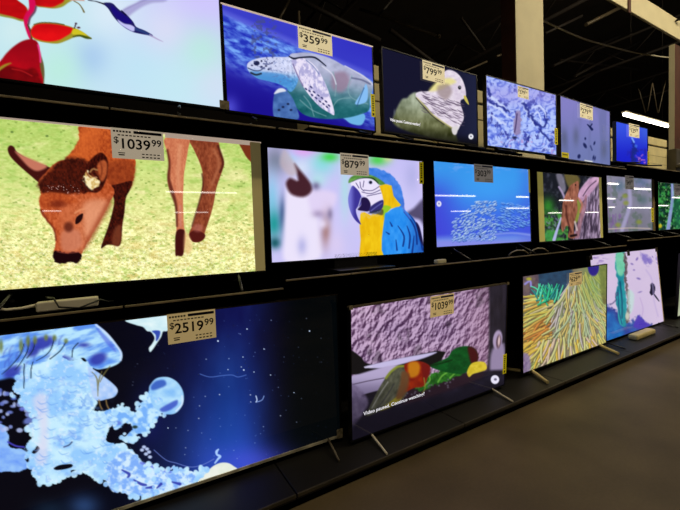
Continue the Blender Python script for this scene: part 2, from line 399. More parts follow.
def pic_whitebird():
    p = Painter('T3', 220); X, Y = p.X, p.Y
    p.img[:] = lerp((20, 20, 44), (30, 34, 62), sstep(440, 480, X))
    p.mix(sstep(124, 136, Y - (X - 384) * .1), (12, 12, 20))
    body = lerp((150, 160, 136), (92, 96, 60), sstep(100, 126, Y)); body = body + (p.n(6, 9, 4) - .5)[..., None] * 110
    body = body * (1 - .8 * sstep(118, 138, Y - (X - 384) * .13))[..., None]
    p.poly([(393, 118), (397, 108), (402, 99.4), (407, 98), (410, 95), (416, 92.5), (424, 98), (440, 116), (452, 128), (457, 138), (456, 144), (430, 138), (404, 130), (394, 124)], body, 1.6)
    p.ell(394.5, 112.5, 1, 3, (90, 96, 106), .8, .7)
    wh = lerp((236, 226, 238), (206, 190, 214), p.n(3, 2, 6) * 1.3 - .3)
    p.poly([(442.5, 80), (443, 73.5), (446, 70.6), (450.5, 70), (457, 73), (462, 79), (465, 87), (466, 95), (464, 98.5), (461, 100), (460.5, 104), (463, 112), (463.6, 119), (460, 126), (457.5, 130), (452, 127.6), (443, 122), (434, 115.5), (426, 106), (418, 99), (415.6, 94), (420, 91.6), (429, 91), (434, 86), (438, 82)], wh, .7)
    p.poly([(429, 91), (434, 84), (440, 80), (450, 78), (456, 82), (448, 86), (440, 90)], (232, 222, 130), 2, .8)
    p.poly([(438, 86), (448, 84), (452, 92), (446, 100), (438, 94)], (150, 130, 130), 2.4, .7)
    for k in range(80):
        t = RNG.rand(); x = 420 + 40 * RNG.rand(); y = 93 + (x - 420) * .35 + RNG.rand() * 22 - 5
        if 90 < y < 126: p.line([(x, y), (x + 3.5, y + 2), (x + 7, y + 2.6)], [.3, .9, .3], (96, 80, 104), .4, .7)
    p.line([(417, 98), (424, 105), (432, 114), (443, 122), (452, 128)], 1.4, (200, 190, 120), .7, .7)
    p.line([(416, 98), (424, 107), (433, 116.5), (444, 124.5)], 1, (50, 44, 40), .6, .8)
    p.ell(459.6, 87.6, 1.6, 1.9, (24, 22, 34)); p.ell(460, 87, .5, .5, (200, 200, 220), .3)
    p.poly([(464, 95.4), (466.4, 97), (469, 104.5), (466.4, 102.6), (464, 98.6)], (204, 190, 90), .5)
    p.poly([(452, 128), (458, 126), (456.5, 134), (453, 134)], (220, 214, 216), .8)
    p.ell(471, 136.6, 2.5, 2.7, (236, 236, 244), .6); p.ell(471, 136.4, .8, .8, (90, 90, 110), .4)
    return p

def pic_frost():
    p = Painter('T4', 200); X, Y = p.X, p.Y
    wx = X + (p.n(9, 9, 21) - .5) * 26; wy = Y + (p.n(9, 9, 31) - .5) * 26
    r = np.abs(np.sin((wx * .5 + wy) * .34)) ; n = p.n(5, 4, 12, 4)
    p.img[:] = lerp((84, 106, 218), (180, 200, 255), sstep(.2, .85, r * .4 + p.n(3, 3, 12, 4) * .75))
    p.mix(sstep(.62, .8, p.n(6, 6, 44, 4)) * .9, (34, 46, 150)); p.mix(sstep(.66, .8, p.n(4, 6, 54, 3)) * .8, (60, 66, 160))
    p.mix(.5 * np.exp(-((Y - 95) / 12) ** 2), (164, 150, 226))
    for a in ([(487, 95), (494, 99), (502, 105), (510, 113)], [(487, 103), (496, 107), (505, 114), (514, 121)], [(488, 114), (497, 119), (506, 124)], [(532, 108), (538, 106), (544, 110), (546, 118)], [(534, 116), (538, 112), (541, 118), (540, 126)], [(522, 100), (526, 110), (534, 124)]):
        p.line(a, [1, 2.4, 2, 1][:len(a)], (206, 218, 255), .8, .9, warp=1, ws=4)
    for a in ([(487, 99), (496, 104), (508, 112)], [(535, 122), (543, 128), (548, 120)], [(524, 104), (529, 114), (537, 126)], [(529, 136), (527, 142), (526, 146)], [(540, 130), (548, 138), (553, 141)], [(487, 88), (490, 96)]):
        p.line(a, 2.4, (32, 40, 132), .9, .85, warp=1.5, ws=4)
    p.poly([(516, 113), (519, 110), (521, 120), (520, 134), (514, 134), (514, 122)], (150, 132, 176), 1, .9, warp=1, ws=3)
    p.line([(517, 114), (516, 124), (514.6, 132)], 1.4, (74, 62, 110), .6, .9); p.ell(514.6, 137.6, 2.4, 1.3, (40, 44, 90), .8)
    p.mix(sstep(.7, .8, p.n(3, 2, 77, 2)) * .6 * sstep(128, 140, Y), (190, 150, 210))
    return p

def pic_dusk():
    p = Painter('T5', 150); X, Y = p.X, p.Y
    p.img[:] = lerp((132, 128, 196), (112, 122, 178), sstep(100, 160, Y))
    p.mix(sstep(.5, .8, p.n(7, 50, 3, 2)) * .5, (98, 106, 152))
    for x, y in [(576, 136), (564, 138), (604, 150)]: p.mix(.55 * np.exp(-((X - x) ** 2 / 10 + (Y - y) ** 2 / 90)), (82, 88, 110))
    nv = (26, 34, 84)
    p.line([(587.5, 124.5), (590, 127), (592, 129.4)], [1, 2, 2.6], nv); p.line([(590, 127), (592, 124)], 1.2, nv)
    for x, y, rx, ry, r in [(585.3, 138.6, .9, 1.3, 0), (585, 145.6, 1.5, 2.9, -.5), (594.4, 143.2, .9, 1.8, .3), (579, 156.4, 1.6, 2.2, .2), (593.4, 157.6, .8, 2.2, .2), (595, 158.4, .7, 2, .2)]: p.ell(x, y, rx, ry, nv, .6, .95, r)
    p.line([(590.5, 146), (592, 150)], 1.6, (70, 78, 130)); p.line([(585, 160.6), (592, 161.6)], 1.2, (226, 228, 220), .5)
    return p

def pic_reefblue():
    p = Painter('T6', 110); X, Y = p.X, p.Y
    p.img[:] = lerp((56, 84, 226), (26, 34, 200), sstep(122, 162, Y)); p.mix(.5 * sstep(634, 648, X) * sstep(150, 130, Y), (70, 110, 214))
    p.mix(sstep(.5, .75, p.n(4, 5, 5)) * sstep(140, 158, Y) * sstep(624, 634, X), (40, 26, 130))
    p.mix(sstep(.6, .75, p.n(3, 2.5, 9)) * sstep(148, 158, Y) * sstep(632, 640, X), (150, 92, 200))
    p.line([(633, 142), (634.4, 148), (633, 156), (634, 163)], [2, 3, 4, 6], (24, 40, 130), 1.2, .8, warp=1.5, ws=3)
    p.line([(632, 138), (634, 142)], 1.6, (140, 184, 255), .9, .9); p.ell(636, 146, 1.5, 1.5, (70, 120, 230), .8, .7)
    return p

def pic_deer():
    p = Painter('M1', 470); X, Y = p.X, p.Y
    g = sstep(120, 250, Y)
    p.img[:] = lerp((188, 214, 112), (246, 242, 166), g)
    fx = np.floor(p.u * p.W); hi = _hash(np.floor(X / .8), np.floor(Y / .8), 3)
    n1 = p.n(2.6, 1.6, 5, 3); n2 = p.n(14, 5, 8, 3)
    p.mix(sstep(.5, .8, n2) * .55 * (1 - .6 * g), (150, 196, 84)); p.mix(sstep(.55, .85, p.n(20, 8, 18)) * .6, (250, 240, 178))
    p.img += ((n1 - .5) * 95 * (.4 + sstep(180, 260, Y)))[..., None] * np.array([1, 1, 1.1])
    p.mix((hi > .9) * sstep(180, 240, Y) * .35, (150, 140, 50)); p.mix((hi < .1) * sstep(215, 262, Y) * .6, (255, 255, 232)); p.mix(sstep(.56, .8, p.n(9, 4, 28, 4)) * sstep(170, 240, Y) * .3, (214, 176, 84)); p.mix(sstep(.6, .8, p.n(7, 3, 29, 3)) * .35, (140, 190, 70))
    p.mix((_hash(np.floor(X / 2.5), np.floor(Y / 1.6), 9) > .965) * .5, (120, 150, 60))
    p.ell(47, 136, 1.4, 1, (70, 100, 40), .8, .8); p.ell(12, 132, 1.4, 1, (70, 100, 40), .8, .8)
    fur = lerp((130, 38, 14), (232, 116, 50), p.n(1.5, 2., 14, 2) * .7 + .3 * p.n(9, 9, 15)); dark = lerp((24, 4, 6), (96, 28, 14), p.n(1.5, 2, 15, 2))
    # neck and chest
    p.poly([(84, 120), (145, 122), (137, 140), (135.5, 158), (134.6, 172), (132, 184), (128, 190), (118, 196), (108, 190), (80, 176), (62, 164), (66, 158), (73, 150), (79, 138)], fur, .9, smooth=True, warp=.8, ws=3)
    p.poly([(84, 126), (100, 128), (98, 150), (86, 162), (74, 158), (80, 140)], (226, 110, 48), 5, .5)
    p.poly([(100, 168), (118, 160), (134, 164), (133, 182), (128, 190), (116, 194), (108, 184)], lerp((108, 34, 16), (170, 74, 34), p.n(2.4, 3, 34)), 3, .8)
    # fore leg
    p.poly([(110, 187), (118, 184), (132, 181), (130, 190), (126, 198), (124.6, 212), (122.4, 226), (121.4, 240), (119, 246), (113, 245), (107, 245), (101, 248.4), (103.6, 239), (108, 227), (112, 213), (114, 200)], dark, .7)
    p.poly([(115, 228), (121, 226), (121, 240), (118, 246), (112, 243)], (134, 66, 40), 2, .7)
    # hind legs
    lg = lerp((182, 92, 62), (232, 150, 108), p.n(1.2, 2, 24, 2) * .6 + .4 * p.n(4, 12, 26)); lg2 = lerp((100, 36, 20), (182, 98, 62), p.n(1.4, 2.4, 25, 2) * .6 + .4 * p.n(5, 14, 27))
    p.poly([(190, 138), (216, 140), (220, 151), (224, 162), (222.6, 170), (219, 180), (216, 190), (214, 202), (211, 214), (207, 226), (204.6, 234), (204, 239), (199, 242), (192.6, 241.6), (189, 234), (193, 224), (197.6, 208), (201, 196), (202.6, 182), (202.4, 172), (199, 161), (194, 150)], lg2, .7)
    p.line([(218, 146), (223, 162), (220, 172)], 2.4, (76, 26, 20), 1, .8); p.line([(202, 174), (203, 186), (198, 206), (192, 226)], 1.6, (70, 24, 18), 1, .7)
    p.poly([(189, 234), (196, 230), (204.6, 234), (204.6, 238), (199, 242), (192, 241)], (84, 24, 20), .8); p.ell(198, 228, 5, 4, (196, 118, 108), 2, .5)
    p.poly([(165, 138), (188, 138), (188, 150), (186, 162), (184, 174), (183.6, 184), (183, 198), (183.4, 212), (184, 226), (186, 238), (184, 250), (182.6, 255), (178, 255.4), (175.4, 254), (176, 240), (176.4, 224), (175.6, 208), (172.6, 196), (168.4, 186), (167.6, 176), (169, 164), (167, 152)], lg, .7)
    p.line([(167.5, 150), (169.5, 164), (168.6, 178), (172, 192), (176, 206), (177, 226)], [2, 2.4, 3, 4, 2.6, 2], (90, 34, 24), 1.2, .85)
    p.poly([(176, 232), (184, 230), (185, 240), (183, 255), (178, 255.6), (175.4, 254)], (66, 16, 16), .9); p.line([(180, 206), (180.6, 226)], 2, (204, 130, 118), 1, .6)
    p.poly([(185, 232), (190, 238), (192, 248), (188, 254), (184, 250)], (236, 196, 134), 2, .7)
    p.poly([(238, 138), (256, 140), (254, 162), (249, 160), (244, 153)], (120, 50, 26), .8)
    p.line([(214, 150), (219, 164), (212, 184)], 3, (206, 130, 90), 2, .5); p.line([(180, 146), (178, 170), (179, 190)], 4, (236, 170, 128), 2.4, .5)
    # far ear, near ear
    p.poly([(7.6, 149), (10, 145.4), (14, 147), (17, 152), (26, 157.6), (38, 163), (49, 167), (56, 172), (50, 184), (40, 183), (31, 176), (18, 164.6), (10, 156)], (66, 18, 16), .8)
    p.poly([(15, 151.4), (24, 156), (37, 161.4), (47, 166.4), (38, 171), (30, 168), (22, 160)], (206, 124, 100), 1.6, .95)
    # head
    hd = lerp((188, 84, 42), (216, 128, 88), sstep(60, 96, X) * sstep(190, 215, Y)); hd = hd + (p.n(2, 2.6, 41, 3) - .5)[..., None] * np.array([70, 60, 50])
    p.poly([(38.6, 182), (46, 172), (54, 164), (62, 160), (74, 159), (88, 162), (100, 172), (110, 184), (114, 192), (110, 202), (105, 212), (97, 226), (90, 239), (83.6, 250), (80, 256), (66, 257), (53.6, 254), (55, 246), (55.6, 238), (53, 229), (47, 221), (41, 213), (39.6, 202), (40.4, 192)], hd, .8, warp=.5, ws=3)
    p.poly([(38, 184), (50, 170), (62, 160), (74, 158), (88, 162), (86, 178), (82, 192), (64, 194), (46, 194), (40, 190)], dark, 2.4, .92, warp=1, ws=3)
    p.mix((_hash(np.floor(X / .7), np.floor(Y / .7), 3) > .95) * sstep(7, 3, np.abs(Y - 190)) * sstep(44, 50, X) * sstep(84, 74, X) * .8, (226, 180, 170))
    p.poly([(40, 196), (52, 192), (70, 196), (78, 202), (66, 204), (50, 208), (41, 206)], lerp((150, 50, 20), (214, 104, 50), p.n(2, 2, 51)), 1.6, .9)
    p.poly([(84, 204), (98, 199), (108, 203), (102, 216), (94, 230), (86, 236), (84, 222)], (232, 158, 120), 4, .7)
    p.poly([(92, 228), (104, 206), (110, 196), (112, 204), (102, 222), (92, 240), (84, 251), (84, 244)], (150, 62, 34), 3, .6); p.poly([(60, 210), (70, 206), (74, 222), (70, 244), (62, 246), (60, 228)], (214, 118, 76), 4, .5); p.poly([(62, 232), (78, 230), (82, 244), (74, 251), (62, 250)], (206, 128, 100), 3, .7)
    p.line([(41, 210), (47, 220), (54, 229), (56, 240)], 2, (112, 40, 24), 1, .7); p.ell(68.6, 227, 4.6, 5, (92, 34, 22), 2.4, .85); p.ell(58, 204, 8, 3.4, (96, 26, 16), 2.4, .6)
    p.poly([(75.4, 224), (76, 218), (79.6, 214.6), (83, 213.6), (82.4, 218.6), (79.4, 222.8)], (34, 8, 10), .6); p.line([(75, 213), (80, 210), (84, 209)], 1.8, (232, 150, 104), 1, .8)
    p.poly([(53, 254), (56, 250.6), (66, 253), (76, 252), (81, 254), (81, 259), (77, 263), (70, 262), (62, 263.6), (56, 262.4), (54, 259)], (26, 4, 8), .8, warp=.6, ws=2)
    p.line([(57, 251.4), (66, 253), (79, 252)], 1.3, (150, 70, 56), .8, .7)
    p.poly([(80.6, 190), (82, 177), (86, 166), (92, 158), (100, 152.6), (105, 155), (108, 162), (107, 176), (103, 187), (97, 192.6), (88, 192), (84, 194)], dark, 1)
    p.poly([(97, 166), (103, 160), (107, 164), (106, 176), (101, 181)], lerp((150, 66, 34), (196, 100, 54), p.n(2, 2, 61)), 1.4)
    p.poly([(83, 182), (84.4, 175), (88, 171), (90.6, 176), (95, 177), (99.4, 180), (97.6, 185.6), (93, 189.6), (87.6, 187.4)], lerp((214, 180, 104), (252, 238, 190), sstep(.3, .7, p.n(2.2, 2.6, 63))), 1.1, warp=1.6, ws=3)
    for a in ([(91, 171), (93, 176), (98, 178)], [(94, 168), (97, 173), (101, 177)], [(100, 160), (102, 170), (100, 180)], [(86, 170), (88, 175), (91, 178)]): p.line(a, [.8, 1.8, .6], (122, 50, 26), 1, .75)
    p.line([(84, 178), (86, 186), (92, 191)], 1.4, (40, 12, 10), 1, .8)
    p.line([(90, 172), (93, 169), (97, 170)], 1.4, (200, 150, 90), 1, .8)
    return p

def pic_macaw():
    p = Painter('M2', 300); X, Y = p.X, p.Y
    p.img[:] = lerp((196, 190, 246), (212, 206, 250), p.n(40, 40, 3, 2))
    def blob(x, y, rx, ry, c, a=.9): p.mix(a * np.exp(-(((X - x) / rx) ** 2 + ((Y - y) / ry) ** 2)), c)
    blob(276, 160, 14, 16, (120, 124, 146), .9); blob(292, 156, 8, 7, (170, 214, 250)); blob(306, 152, 16, 5, (232, 160, 240), .8); blob(322, 164, 14, 12, (120, 226, 220), .7)
    blob(330, 157, 9, 5, (60, 214, 70)); blob(378, 160, 10, 6, (70, 212, 70)); blob(388, 158, 5, 4, (220, 230, 120), .6)
    blob(272, 200, 7, 26, (130, 200, 232), .85); blob(300, 168, 10, 8, (222, 240, 252), .6); blob(318, 180, 8, 7, (176, 232, 232), .7); blob(274, 224, 8, 15, (24, 150, 146)); blob(275, 243, 6, 6, (16, 84, 92), .9); blob(283, 214, 4, 18, (30, 60, 110), .7)
    p.poly([(288, 182), (300, 180), (310, 188), (316, 204), (319, 226), (320, 258), (286, 262), (284, 238), (285, 210)], (236, 228, 252), 4)
    p.poly([(308, 192), (322, 190), (336, 194), (334, 206), (324, 214), (312, 212)], (226, 212, 246), 4); blob(318, 214, 6, 4, (150, 130, 170), .6)
    p.poly([(294, 164), (300, 170), (311, 184), (311, 192), (303, 197), (291, 194), (286, 184), (290, 178), (298, 180)], (70, 34, 44), 2.4); p.poly([(284, 150), (293, 160), (297, 172), (290, 176), (280, 164)], (196, 178, 186), 3, .7)
    blob(316, 186, 4, 4, (110, 100, 140), .8); blob(326, 232, 5, 16, (158, 110, 104), .85); blob(330, 214, 3, 6, (110, 96, 130), .6); blob(322, 224, 6, 5, (236, 226, 252), .8); blob(302, 246, 5, 9, (170, 170, 226), .7)
    blob(345, 190, 5, 30, (176, 222, 232), .8); blob(338, 245, 12, 14, (224, 206, 240), .7); blob(350, 240, 10, 20, (200, 196, 244), .6)
    p.poly([(406, 214), (414, 208), (426, 198), (426, 226), (420, 220), (414, 218)], (70, 62, 96), 2.6, .9); blob(412, 176, 8, 16, (182, 180, 232), .9); blob(422, 172, 4, 20, (220, 200, 244), .6)
    # nape and crown
    bl = lerp((44, 112, 214), (96, 150, 246), p.n(4, 4, 12))
    p.poly([(366, 170), (372, 167.6), (380, 169), (388, 173), (394.6, 178), (400, 186), (403, 196), (404, 206), (400, 210), (394, 200), (390, 190), (384, 184), (374, 179), (367, 176)], bl, .8, warp=.6, ws=3)
    p.poly([(348.5, 183), (350, 178), (356, 174.6), (366, 174), (376, 177), (385, 183.6), (380, 185), (372, 180), (362, 178), (354, 181)], lerp((60, 110, 40), (120, 180, 90), p.n(3, 3, 13)), .8)
    p.line([(353, 181.6), (362, 178.4), (372, 178), (378, 183)], 1.2, (20, 34, 30), .6, .8)
    # neck, breast, wing
    ye = lerp((226, 172, 8), (252, 214, 30), p.n(3, 8, 16))
    p.poly([(379, 186), (386, 184), (391.6, 185.6), (393.6, 196), (398, 201.6), (401, 205), (398, 207.6), (391, 208.6), (387, 212), (385, 218), (385, 258), (359, 258), (360.6, 240), (359.6, 226), (360.4, 214), (364, 212), (372, 216), (381, 212), (383.4, 200)], ye, .7, smooth=False)
    p.poly([(383, 206), (391, 207), (387, 213), (384, 218)], (150, 200, 40), .8)
    bw = lerp((24, 128, 232), (66, 164, 252), p.n(4, 7, 17)); bw = bw + (sstep(402, 424, X) * -1)[..., None] * np.array([14, 52, 50])
    p.poly([(384.4, 218), (388, 212), (394, 208), (400, 207), (407, 212), (414, 219), (419, 230), (422.6, 244), (424, 256), (384.6, 258)], bw, .7)
    for a in ([(409, 214), (416, 224), (420, 238), (422.6, 250)], [(404, 212), (412, 222), (416, 232), (417, 244)], [(398, 226), (404, 236), (403, 246)], [(414, 236), (413, 246), (412, 254)], [(390, 222), (392, 226)], [(407, 226), (410, 236), (409, 248)], [(386, 232), (389, 234)], [(396, 240), (397, 250)]):
        p.line(a, [.8] + [1.7] * (len(a) - 1), (16, 40, 120), .6, .8)
    p.poly([(416, 222), (420, 228), (423.6, 246), (420, 240), (418, 232)], (24, 22, 70), .7); p.line([(403, 200), (404, 210), (410, 218)], 2, (70, 110, 210), .8, .8)
    # face
    p.poly([(350.6, 184), (355, 180.6), (362, 178.6), (371, 179), (377, 183), (380.6, 190), (382.6, 198), (380, 204), (374.6, 206), (370, 204), (366, 198), (360, 194), (355, 189)], (236, 228, 252), .6)
    for a in ([(360, 182), (361, 188), (364, 191)], [(364, 181), (363, 187)], [(364, 190), (372, 190.6), (379, 186.6)], [(362, 192), (371, 193.6), (380, 190)], [(367, 196), (374, 194.6), (381, 193)], [(356, 183), (359, 188)]):
        p.line(a, .8, (66, 56, 110), .4, .85)
    p.ell(370.4, 182.4, 2.6, 2.2, (206, 206, 240), .4); p.ell(370.6, 182.4, 1.6, 1.6, (22, 22, 44), .5)
    # beak
    p.poly([(352, 186), (356, 188), (360, 193), (361.6, 199), (360.6, 205), (357.4, 207.6), (356, 211), (357.6, 217), (361, 224.4), (356, 221), (351.4, 214), (348.6, 205), (348.4, 196)], lerp((60, 52, 150), (120, 120, 214), sstep(356, 349, X)), .6)
    p.line([(361, 198), (358.6, 206), (356.4, 210)], .9, (206, 206, 240), .4, .8)
    p.poly([(361.6, 198), (367, 198), (370.6, 204), (369, 211), (363, 211), (357.6, 209.6), (361, 205)], (34, 22, 72), .6)
    p.poly([(370.4, 207), (376, 202.6), (383, 200), (383, 207), (379, 211), (371, 213), (369.4, 211)], (50, 46, 116), .6); p.line([(371, 211), (376, 207), (382, 203)], 1, (110, 112, 190), .6, .8)
    p.line([(362, 213), (364, 217), (366, 214), (369, 218), (373, 214.6), (377, 216), (382, 213)], 1.6, (232, 196, 70), .7, .9); p.poly([(368, 213), (382, 209), (382.6, 215), (376, 214)], (40, 50, 60), .9, .7)
    return p

def pic_shoal():
    p = Painter('M3', 220); X, Y = p.X, p.Y
    p.img[:] = lerp((58, 150, 236), (64, 92, 226), sstep(175, 235, Y)); p.mix(.8 * sstep(470, 434, X) * sstep(165, 205, Y), (66, 66, 214))
    p.mix(.55 * np.exp(-((X - 490) / 30) ** 2 - ((Y - 190) / 18) ** 2), (66, 168, 250)); p.mix(sstep(.55, .75, p.n(6, 2, 5)) * sstep(176, 162, Y) * .6, (150, 176, 246))
    p.mix(sstep(232, 240, Y + (X - 480) * .03) * .85, (116, 150, 232)); p.mix(sstep(238, 243, Y) * .6, (150, 140, 232)); p.mix(sstep(512, 531, X) * .25, (70, 60, 200))
    R = np.random.RandomState(4); 
    def inside(x, y):
        t = (x - 452) / 50
        if x < 496: return 201 + max(0, 474 - x) * .95 < y < 240 - (x - 452) * .05 + 2
        return 203 < y < 233 - (x - 496) * .24 and not (496 < x < 501 and y < 216)
    k = 0
    while k < 620:
        x, y = 452 + 79 * R.rand(), 199 + 42 * R.rand()
        if not inside(x, y): continue
        k += 1; an = -.55 + .25 * R.randn(); L = 1.25 + .8 * R.rand()
        if x > 496: an = .15 + .3 * R.randn()
        dx, dy = L * math.cos(an), L * math.sin(an); b = R.rand()
        p.line([(x - dx, y - dy + .9), (x + dx, y + dy + .9)], [.4, .9], (40, 80, 176), .4, .7)
        c = (136 + 64 * b, 172 + 50 * b, 238) if x < 496 else (104 + 50 * b, 160 + 40 * b, 244)
        p.line([(x - dx, y - dy), (x, y), (x + dx, y + dy)], [.3, 1.2, .4], c, .4, .8 if x < 496 else .6)
    p.line([(468, 240.6), (490, 235), (512, 233), (531, 235)], 2, (150, 170, 236), 1, .6); p.ell(480, 236.6, .8, 1.5, (20, 30, 90), .5, .9, -.5)
    p.ell(439, 203.8, 2.4, 2.9, (226, 226, 250), .5); p.ell(439, 203.6, .8, 1, (110, 110, 190), .4)
    return p

def pic_squirrel():
    p = Painter('M4', 180); X, Y = p.X, p.Y
    p.img[:] = lerp((26, 28, 36), (60, 62, 76), sstep(.5, .85, p.n(4, 5, 3, 4)))
    p.mix(sstep(205, 216, Y) * sstep(.3, .7, p.n(4, 4, 9)) * (X < 568), (70, 140, 60)); p.mix(.8 * np.exp(-((X - 548) / 6) ** 2 - ((Y - 206) / 8) ** 2), (52, 150, 44))
    p.mix(sstep(.55, .75, p.n(3, 3, 19)) * sstep(205, 220, Y) * (X < 565) * .7, (120, 130, 150)); p.mix(.9 * np.exp(-((X - 548) / 10) ** 2 - ((Y - 236) / 6) ** 2), (60, 150, 70))
    p.poly([(565, 172), (576, 174), (580, 182), (572, 190), (566, 182)], (120, 106, 54), 1.6, .8); p.poly([(556, 175), (562, 174), (566, 188), (562, 192)], (150, 144, 164), 1.4, .7); p.line([(559, 187), (563, 194), (565, 200)], 2, (190, 170, 210), .8, .8)
    p.line([(561, 218), (557, 230), (554, 240)], [1.6, 2.4, 3.2], (176, 180, 226), .7); p.poly([(572, 200), (581, 202), (580, 218), (574, 222)], (176, 184, 70), 1.4, .7)
    tr = lerp((66, 54, 74), (180, 156, 188), sstep(.2, .8, p.n(1.5, 7, 5, 3, .1)))
    p.poly([(592, 176), (600, 176), (602, 240), (574, 241), (578, 222), (581, 206), (578, 196), (584, 184)], tr, .9)
    p.poly([(578, 194), (583, 186), (590, 179), (599, 176), (598, 184), (590, 194), (584, 200), (580, 202)], lerp((170, 130, 164), (224, 180, 216), p.n(2, 6, 15, 3, .7)), .9)
    p.line([(586, 196), (584, 208), (580, 222), (577, 236)], [2, 4, 4, 5], lerp((110, 70, 76), (190, 140, 160), p.n(1.6, 5, 25)), 1, .9)
    for a in ([(583, 196), (589, 187), (596, 181)], [(590, 202), (590, 216), (592, 232)], [(596, 200), (596, 222), (598, 238)], [(585, 216), (584, 238)]): p.line(a, 1.1, (50, 36, 54), .5, .7)
    br = lerp((104, 58, 44), (190, 122, 98), p.n(2, 5, 8, 2))
    p.poly([(570, 186), (574, 183), (578, 181), (579, 186), (578.6, 192), (577, 200), (577.6, 210), (575, 220), (573.6, 230), (575, 238), (568, 237), (570, 228), (566, 226), (563, 232), (561, 226), (562, 212), (563, 202), (566, 194)], br, .7)
    p.line([(566, 206), (567, 218), (571, 232)], 1.8, (70, 30, 26), .8, .7); p.line([(578, 198), (582, 204), (580, 212)], 2, (190, 120, 90), .8, .8); p.ell(575.5, 185, .8, .8, (30, 16, 16), .4)
    p.line([(571, 236), (576, 235)], 2.4, (30, 18, 20), .7); p.line([(575, 222), (577, 230)], 2, (216, 196, 196), .8, .8)
    return p

def pic_haze():
    p = Painter('M5', 140); X, Y = p.X, p.Y
    p.img[:] = lerp((124, 122, 142), (150, 144, 172), p.n(10, 12, 4)); p.mix(sstep(200, 226, Y) * .6, (112, 112, 124))
    p.mix(sstep(.5, .75, p.n(5, 5, 7)) * .6, (86, 104, 92)); p.mix(.7 * np.exp(-((X - 620) / 5) ** 2 - ((Y - 186) / 6) ** 2), (80, 110, 130)); p.mix(.6 * np.exp(-((X - 642) / 8) ** 2 - ((Y - 182) / 6) ** 2), (92, 112, 160)); p.mix(.6 * np.exp(-((X - 643) / 6) ** 2 - ((Y - 200) / 5) ** 2), (70, 100, 100))
    p.mix(sstep(.55, .7, p.n(1.6, 6, 17)) * sstep(202, 210, Y) * (X < 630) * .6, (120, 86, 150))
    p.line([(629, 186), (630, 204), (626, 218), (622, 230)], [3, 4, 4, 4], (164, 158, 196), 1.4, .9)
    for x, y in [(625, 196), (626, 203), (618, 225), (639, 222)]: p.ell(x, y, 2.6, 2.2, (136, 146, 60), 1.6, .8)
    p.line([(608, 229), (630, 228), (650, 228.6)], 1, (206, 186, 172), .6, .8)
    return p

def pic_forest():
    p = Painter('M6', 110); X, Y = p.X, p.Y
    p.img[:] = lerp((10, 44, 26), (60, 150, 70), sstep(.35, .75, p.n(2.2, 2.4, 4, 3))); p.mix(sstep(.7, .8, p.n(1.6, 2, 14)) * .8, (150, 200, 130)); p.mix(sstep(.6, .8, p.n(3, 3, 24)) * .5, (30, 60, 90))
    p.line([(672, 182), (672.4, 200), (670, 216), (668, 230)], [2.6, 3, 3.4, 4], (150, 160, 220), .8, .9); p.poly([(674, 198), (692, 196), (692, 228), (676, 228)], (40, 130, 90), 3, .5)
    p.ell(660, 226, 2, 2, (210, 190, 40), 1, .9)
    return p

